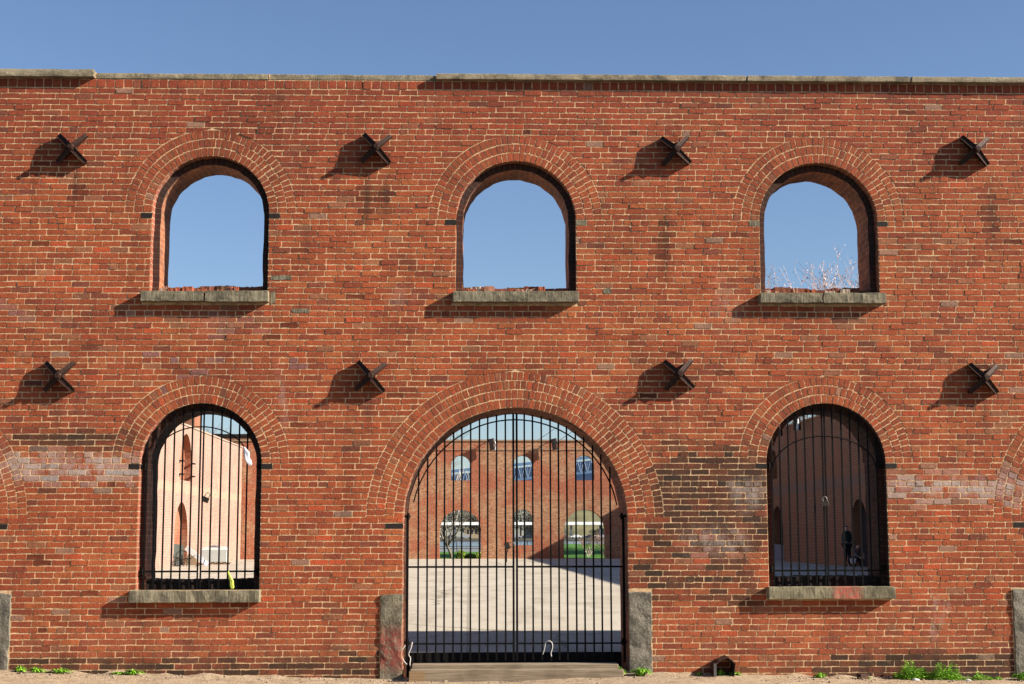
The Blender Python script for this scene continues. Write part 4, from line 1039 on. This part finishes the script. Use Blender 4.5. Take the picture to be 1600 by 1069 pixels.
person((15.85,45.8,.232),radians(35),st,'person standing by the shaded wall in a dark green jacket and dark trousers',MAT['coat'],MAT['trou'])
cr=dict(pelvis=(0,.12,.36),belly=(0,.02,.50),chest=(0,-.08,.66),neck=(0,-.14,.78),head_low=(0,-.19,.83),head_top=(0,-.22,.94),
 sh_l=(.17,-.08,.74),el_l=(.22,-.26,.52),wr_l=(.10,-.42,.42),sh_r=(-.17,-.08,.74),el_r=(-.22,-.26,.52),wr_r=(-.10,-.42,.42),
 hip_l=(.10,.10,.36),kn_l=(.17,-.28,.46),an_l=(.13,-.06,.09),toe_l=(.15,-.20,.045),hip_r=(-.10,.10,.36),kn_r=(-.17,-.26,.44),an_r=(-.13,-.04,.09),toe_r=(-.15,-.18,.045))
person((15.9,44.6,.232),radians(20),cr,'person crouching low beside the standing person, in a grey brown coat',MAT['coat2'],MAT['trou'])
m=MB(); m.box(-.10,.10,-.05,.05,-.07,.09,jit=.03); o=m.build('white_carton',MAT['litter']); o.location=(15.6,43.9,.50); tag(o,'small white carton held by the crouching person','carton')

# --- trees
def tree(name,x,y,z,h,spread,seed,bark,twig,label,group=None,levels=5,trunk=.10,vase=.5,twigr=.010,bud=None,budn=3,first=.22,nlimb=5,cat='tree',top=None):
    rr=random.Random(seed); t=empty(name,(x,y,z),label=label,cat=cat,group=group); A=MB(); B=MB(); C=MB()
    def br(p,d,L,r,lv):
        pts=[p]; q=p.copy(); dd=d.copy(); n=3
        for i in range(n):
            dd=(dd+Vector((rr.gauss(0,.10),rr.gauss(0,.10),.06))).normalized(); q=q+dd*L/n; pts.append(q.copy())
        rs=[r*(1-.45*i/n) for i in range(n+1)]
        (A if lv<=2 else B).tube(pts,[max(v,twigr*.5) for v in rs],6 if lv<=1 else 4 if lv<=2 else 3,cap=False)
        if lv>=levels:
            if bud:
                for k in range(budn):
                    c=pts[1+k%3]+Vector((rr.gauss(0,.12),rr.gauss(0,.12),rr.gauss(0,.12))); s=rr.uniform(.05,.11)
                    a=Vector((rr.gauss(0,1),rr.gauss(0,1),rr.gauss(0,1))).normalized()*s; b=a.orthogonal().normalized()*s*.6
                    C.idx([tuple(c-a),tuple(c+b),tuple(c+a),tuple(c-b)],[(0,1,2,3)])
            return
        nb=rr.choice([2,3,3]) if lv else nlimb
        for k in range(nb):
            if lv==0: a=2*pi*(k+rr.random()*.5)/nb; base=pts[-1]; nd=Vector((cos(a)*vase,sin(a)*vase,1)).normalized()
            else:
                base=pts[rr.choice([1,2,3,3])]; nd=(dd+Vector((rr.gauss(0,.45),rr.gauss(0,.45),rr.gauss(.12,.3)))*spread).normalized()
            br(base,nd,L*rr.uniform(.62,.88) if lv else h*.30,rs[-1]*rr.uniform(.55,.8),lv+1)
    br(Vector((0,0,0)),Vector((rr.gauss(0,.03),0,1)).normalized(),h*first,trunk,0)
    A.build('trunk',bark,t); B.build('crown',twig,t)
    if C.v: C.build('buds',bud,t)
    q=(top or h)/max(v[2] for v in B.v); t.scale=(q,q,q)
    return t
tree('bare_tree',-1.05,78,.08,7.3,1.0,5,MAT['bark'],MAT['barkw'],'leafless vase shaped tree with pale limbs seen through the left far archway',levels=6,trunk=.19,vase=.85,twigr=.03,first=.15,nlimb=6,top=6.6)
tree('bare_tree',24.7,75,0,19.0,1.0,8,MAT['bark'],MAT['budp'],'tall budding tree whose pale twig tips show in the upper right window',levels=7,trunk=.30,vase=.42,twigr=.022,bud=MAT['budp'],budn=4,first=.25,nlimb=14,top=20.2)
tree('bare_tree',24.0,79,0,18.0,1.0,12,MAT['bark'],MAT['budp'],'slimmer budding tree standing just behind the tallest one',levels=7,trunk=.24,vase=.42,twigr=.022,bud=MAT['bud'],budn=4,first=.25,nlimb=14,top=20.0)
tree('bare_tree',29.5,77,0,18.0,1.0,18,MAT['bark'],MAT['budp'],'second budding tree behind the shaded side wall, farther from the courtyard',levels=7,trunk=.26,vase=.55,twigr=.036,bud=MAT['bud'],budn=3,first=.25,nlimb=9,top=17)
tree('bare_tree',-3.2,90,0,10.8,1.0,21,MAT['bark'],MAT['bark'],'leafless grey tree rising above the left part of the far wall',levels=6,trunk=.2,vase=.6,twigr=.018)
tree('bare_tree',-20.5,96,0,11.5,1.0,33,MAT['bark'],MAT['bark'],'leafless tree rising behind the sunlit side wall beside the tall brick corner',levels=6,trunk=.2,vase=.6,twigr=.02)
tree('bare_tree',-14.2,100,0,10.8,1.0,41,MAT['bark'],MAT['bark'],'leafless tree behind the dark coped wall beyond the sunlit side wall',levels=6,trunk=.2,vase=.6,twigr=.02)
tree('bare_sapling',7.2,74,.08,1.5,1.0,51,MAT['barkw'],MAT['bud'],'small twiggy reddish shrub centre of the right far archway',levels=4,trunk=.03,vase=.9,twigr=.012,first=.1,nlimb=7,cat='sapling')
tree('bare_sapling',8.3,75,.08,1.9,1.0,52,MAT['bark'],MAT['bud'],'twiggy orange shrub at the right side of the right far archway',levels=4,trunk=.03,vase=.7,twigr=.012,first=.1,nlimb=7,cat='sapling')
tree('bare_sapling',6.1,80,.08,2.6,1.0,53,MAT['barkw'],MAT['barkw'],'thin pale leafless sapling at the left side of the right far archway',levels=5,trunk=.04,vase=.5,twigr=.012,first=.2,nlimb=5,cat='sapling')
def shrub(x,y,z,w_,h,n,label,seed):
    rr=random.Random(seed); t=empty('box_shrub',(x,y,z),label=label,cat='shrub'); m=MB()
    for i in range(n):
        a=rr.uniform(0,2*pi); u=rr.uniform(0,1); b=math.acos(u); q=.75+.25*rr.random(); q*=1+.25*noise.noise(Vector((a*1.5,u*3,seed)))
        c=Vector((w_/2*q*sin(b)*cos(a),w_/2*q*sin(b)*sin(a),h*q*cos(b)+.05)); s=rr.uniform(.03,.07)
        d=Vector((rr.gauss(0,1),rr.gauss(0,1),rr.gauss(0,1))).normalized()*s; e=d.orthogonal().normalized()*s*.6; m.idx([tuple(c-d),tuple(c+e),tuple(c+d),tuple(c-e)],[(0,1,2,3)])
    m.build('foliage',MAT['green2'],t); s_=MB()
    for k in range(4): s_.tube([(0,0,0),(rr.gauss(0,.15),rr.gauss(0,.15),h*.6)],.015,4)
    s_.build('stem',MAT['barkd'],t)
shrub(-.45,75,.09,.6,.55,700,'yellow green round shrub right of the vase shaped tree',61)
shrub(.1,74,.09,.75,.38,700,'clipped yellow green shrub at the right side of the left far archway',62)
shrub(.7,75.2,.09,.75,.42,700,'third yellow green shrub half hidden behind the arch pier',63)

# --- railing, bridge, far bank
t=empty('railing',(1,112,0),label='dark waterfront railing along the promenade beyond the far wall',cat='railing')
m=MB()
for z in (1.12,.66,.2): m.tube([(-24,0,z),(34,0,z)],.025,5)
m.build('rail',MAT['iron_dark'],t)
for i in range(30):
    m=MB(); m.box(-24+i*2-.03,-24+i*2+.03,-.03,.03,0,1.14); m.build('post',MAT['iron_dark'],t)
br_=empty('steel_bridge',(10,165,0),label='blue steel lattice bridge crossing behind the upper openings of the far wall',cat='bridge')
sl_=.10
def bz(x,z): return z+sl_*x
def beam(mb,x0,x1,y0,y1,za,zb):
    mb.idx([(x0,y0,bz(x0,za)),(x1,y0,bz(x1,za)),(x1,y1,bz(x1,za)),(x0,y1,bz(x0,za)),(x0,y0,bz(x0,zb)),(x1,y0,bz(x1,zb)),(x1,y1,bz(x1,zb)),(x0,y1,bz(x0,zb))],[(3,2,1,0),(4,5,6,7),(0,1,5,4),(1,2,6,5),(2,3,7,6),(3,0,4,7)])
m=MB(); beam(m,-34,30,0,9,6.7,8.1); m.build('girder',MAT['bridge'],br_)
m=MB(); beam(m,-34,30,-.1,.1,8.6,8.9); beam(m,-34,30,-.1,.1,10.35,10.7); m.build('chord',MAT['bridge2'],br_)
m=MB(); beam(m,-34,30,4.0,4.2,8.12,10.3); m.build('parapet_screen',MAT['bridge'],br_)
m=MB()
for i in range(80):
    x=-34+i*.8
    for a,b in ((0,.36),(.36,.72)):
        z0_,z1_=(8.9,10.35) if a==0 else (10.35,8.9); m.tube([(x+a,-.12,bz(x,z0_)),(x+b,-.12,bz(x,z1_))],.04,4)
m.build('lattice',MAT['lattice'],br_)
m=MB()
for i in range(80):
    x=-34+i*.8+.72; m.tube([(x,-.1,bz(x,8.9)),(x,-.1,bz(x,10.35))],.03,4)
m.tube([(-34,-.1,bz(-34,9.6)),(30,-.1,bz(30,9.6))],.035,4); m.build('truss_post',MAT['bridge2'],br_)
for (x0_,z0_,x1_,z1_) in ((7.2-10,12.4,12.8-10,16.2),(9.6-10,12.2,18.5-10,18.2),(1-10,12.0,-4-10,15.0)):
    m=MB(); m.tube([(x0_,4,z0_),(x1_,4,z1_)],.03,4); m.build('cable',MAT['steel'],br_)
for x in (-30,24):
    m=MB(); m.box(x-1.2,x+1.2,1,8,-.1,bz(x,6.69)); m.build('pier',MAT['tan'],br_)
# elevated highway on the far bank
vd=empty('elevated_highway',(60,606,.6),label='long white parapet of an elevated highway on the far river bank',cat='viaduct')
m=MB(); m.box(-260,260,0,14,5.5,6.7); m.build('parapet',MAT['far_paint'],vd)
for i in range(44):
    m=MB(); m.box(-258+i*12,-257.2+i*12,1,2,0,5.28); m.build('column',MAT['column'],vd)
def make_car():
    t=empty('parked_car')
    pr=[(-2.2,.35),(-2.25,.75),(-2.1,.95),(-1.5,1.0),(-1.0,1.45),(.6,1.47),(1.2,1.0),(2.1,.88),(2.25,.6),(2.2,.35)]; k=len(pr)
    m=MB(); m.idx([(x,-.85,z) for x,z in pr]+[(x,.85,z) for x,z in pr],[tuple(range(k))[::-1],tuple(range(k,2*k))]+[(i,(i+1)%k,k+(i+1)%k,k+i) for i in range(k)]); b=m.build('body',MAT['car0'],t,bevel=.06)
    w_=MB(); w_.face([(-1.35,-.86,1.02),(.95,-.86,1.02),(.5,-.86,1.38),(-.95,-.86,1.38)]); w_.build('window',MAT['glass'],t)
    for x in (-1.4,1.4):
        for y in (-.8,.8):
            c=MB(); c.tube([(x,y-.1,.33),(x,y+.1,.33)],.33,12); c.build('wheel',MAT['tyre'],t)
    return t
cars=[(-13,0),(-7,1),(-1,3),(14,0),(19.5,3),(24,1),(33,0),(38.5,2),(44,0),(50,1),(55,3),(61,0)]
names=['white','black','red','silver']; where=['at the left end of the row','second from the left in the row','third from the left end','left of the middle far archway','in the middle far archway','right of the middle far archway','left edge of the right far archway','left half of the right far archway','in the middle of the right far archway','right half of the right far archway','right edge of the right far archway','at the right end of the row']
c0=make_car()
for i,(x,k) in enumerate(cars):
    c=c0 if i==0 else copy_tree(c0)
    c.location=(x,602.6+(i%3)*.6,.6); c.rotation_euler=(0,0,0 if i%2 else pi)
    for ch in kids(c):
        if ch.name.startswith('body'):
            if k: ch.data=ch.data.copy(); ch.data.materials[0]=MAT['car%d'%k]
    tag(c,'distant %s car on the far bank, %s'%(names[k],where[i]),'car','cars parked on the far river bank')
for i,(x,h,s) in enumerate([(-20,14,1),(-11,16,2),(-3,15,3),(5,12,4),(15,15,5),(23,17,6),(30,13,7),(72,12,8)]):
    rr=random.Random(s); t=empty('distant_tree',(x,640+i*2,.6),label='dark rounded tree on the far bank, number %d'%i,cat='tree',group='dark trees on the far river bank'); m=MB()
    for k in range(3000):
        a=rr.uniform(0,2*pi); b=math.acos(rr.uniform(-1,1)); q=rr.uniform(.5,1)*(1+.3*noise.noise(Vector((a,b,s)))); c=Vector((h*.42*q*sin(b)*cos(a),h*.42*q*sin(b)*sin(a),h*.58+h*.42*q*cos(b))); z=rr.uniform(.12,.34)
        d=Vector((rr.gauss(0,1),rr.gauss(0,1),rr.gauss(0,1))).normalized()*z; e=d.orthogonal().normalized()*z; m.idx([tuple(c-d),tuple(c+e),tuple(c+d),tuple(c-e)],[(0,1,2,3)])
    m.build('crown',MAT['dkgreen'],t); q=MB(); q.tube([(0,0,0),(0,0,h*.6)],[.5,.2],6); q.build('trunk',MAT['barkd'],t)
    t['label']=['dark tree on the far bank, left of everything else there','large dark tree on the far bank behind the vase shaped tree','dark tree on the far bank beside the tan building','low dark tree on the far bank between the left and middle archways','dark tree on the far bank in the left of the middle archway','tallest dark tree on the far bank, right of the middle archway','dark tree on the far bank left of the olive slope','dark tree on the far bank at the right end'][i]
t=empty('tan_building',(1.5,680,.6),label='tan masonry building seen through the bare limbs of the far tree',cat='building')
m=MB(); m.box(-3.2,3.2,0,8,0,12); m.build('wall',MAT['tan'],t); m=MB(); m.box(-3.4,3.4,-.2,8.2,12.003,12.5); m.build('roof',MAT['column'],t)
for i in range(3):
    for j in range(3): m=MB(); m.box(-2.2+i*1.8,-1.2+i*1.8,-.04,.02,2+j*3.2,4+j*3.2); m.build('window',MAT['glass'],t)
m=MB(); n=40; vs=[]
for j in range(9):
    for i in range(n+1):
        x=28+62*i/n; vs.append((x,655+j*14,.5+(15.5+2.5*noise.noise(Vector((x*.05,j*.3,1))))*sin(pi*min(1,max(0,(i/n)))*1.0)**.35*min(1,(j+.2)/2.2)))
m.idx(vs,[(j*(n+1)+i,j*(n+1)+i+1,(j+1)*(n+1)+i+1,(j+1)*(n+1)+i) for j in range(8) for i in range(n)]); tag(m.build('hill',MAT['hill']),kind='structure')
# walls beyond the sunlit side wall
B_=empty('brick_building',(-21.25,78,0),label='tall brick building corner behind the sunlit side wall',cat='building')
m=MB(); pts=[(-5,0),(3.9,0)]; 
m.face([(-8,0,0),(3.95,0,0),(3.95,0,9.4),(-8,0,9.4)],uv=[(0,0),(12,0),(12,9.4),(0,9.4)]); m.face([(3.95,0,0),(3.95,2.2,0),(3.95,2.2,9.4),(3.95,0,9.4)],uv=[(0,0),(9,0),(9,9.4),(0,9.4)])
m.face([(-8,0,9.4),(3.95,0,9.4),(3.95,2.2,9.4),(-8,2.2,9.4)],uv=[(0,0),(9,0),(9,9.4),(0,9.4)]); m.face([(-8,2.2,0),(-8,0,0),(-8,0,9.4),(-8,2.2,9.4)],uv=[(0,0),(9,0),(9,9.4),(0,9.4)]); m.face([(3.95,2.2,0),(-8,2.2,0),(-8,2.2,9.4),(3.95,2.2,9.4)],uv=[(0,0),(9,0),(9,9.4),(0,9.4)])
m.build('wall',MAT['infill'],B_); m=MB(); m.box(-8.1,4.05,-.1,2.3,9.403,9.6); m.build('roof',MAT['column'],B_)
for x,z in ((1.2,5.2),(-1.2,5.2),(1.2,2.0),(-1.2,2.0)): m=MB(); m.box(x-.5,x+.5,-.03,.03,z,z+1.8); m.build('window',MAT['glass'],B_)
w2,_,_=wall_obj('back_brick_wall','brick wall with dark coping beyond the sunlit side wall',-19.2,84,7.8,0,0,8.15,.5,[Op(2.2,.55,5.1,6.2),Op(4.6,.6,5.1,6.2)],MAT['infill'],coping=.22,capmat=MAT['iron_dark'])
floodlight(-15.0,84,7.3,0,'floodlight on the wall beyond the sunlit side wall')
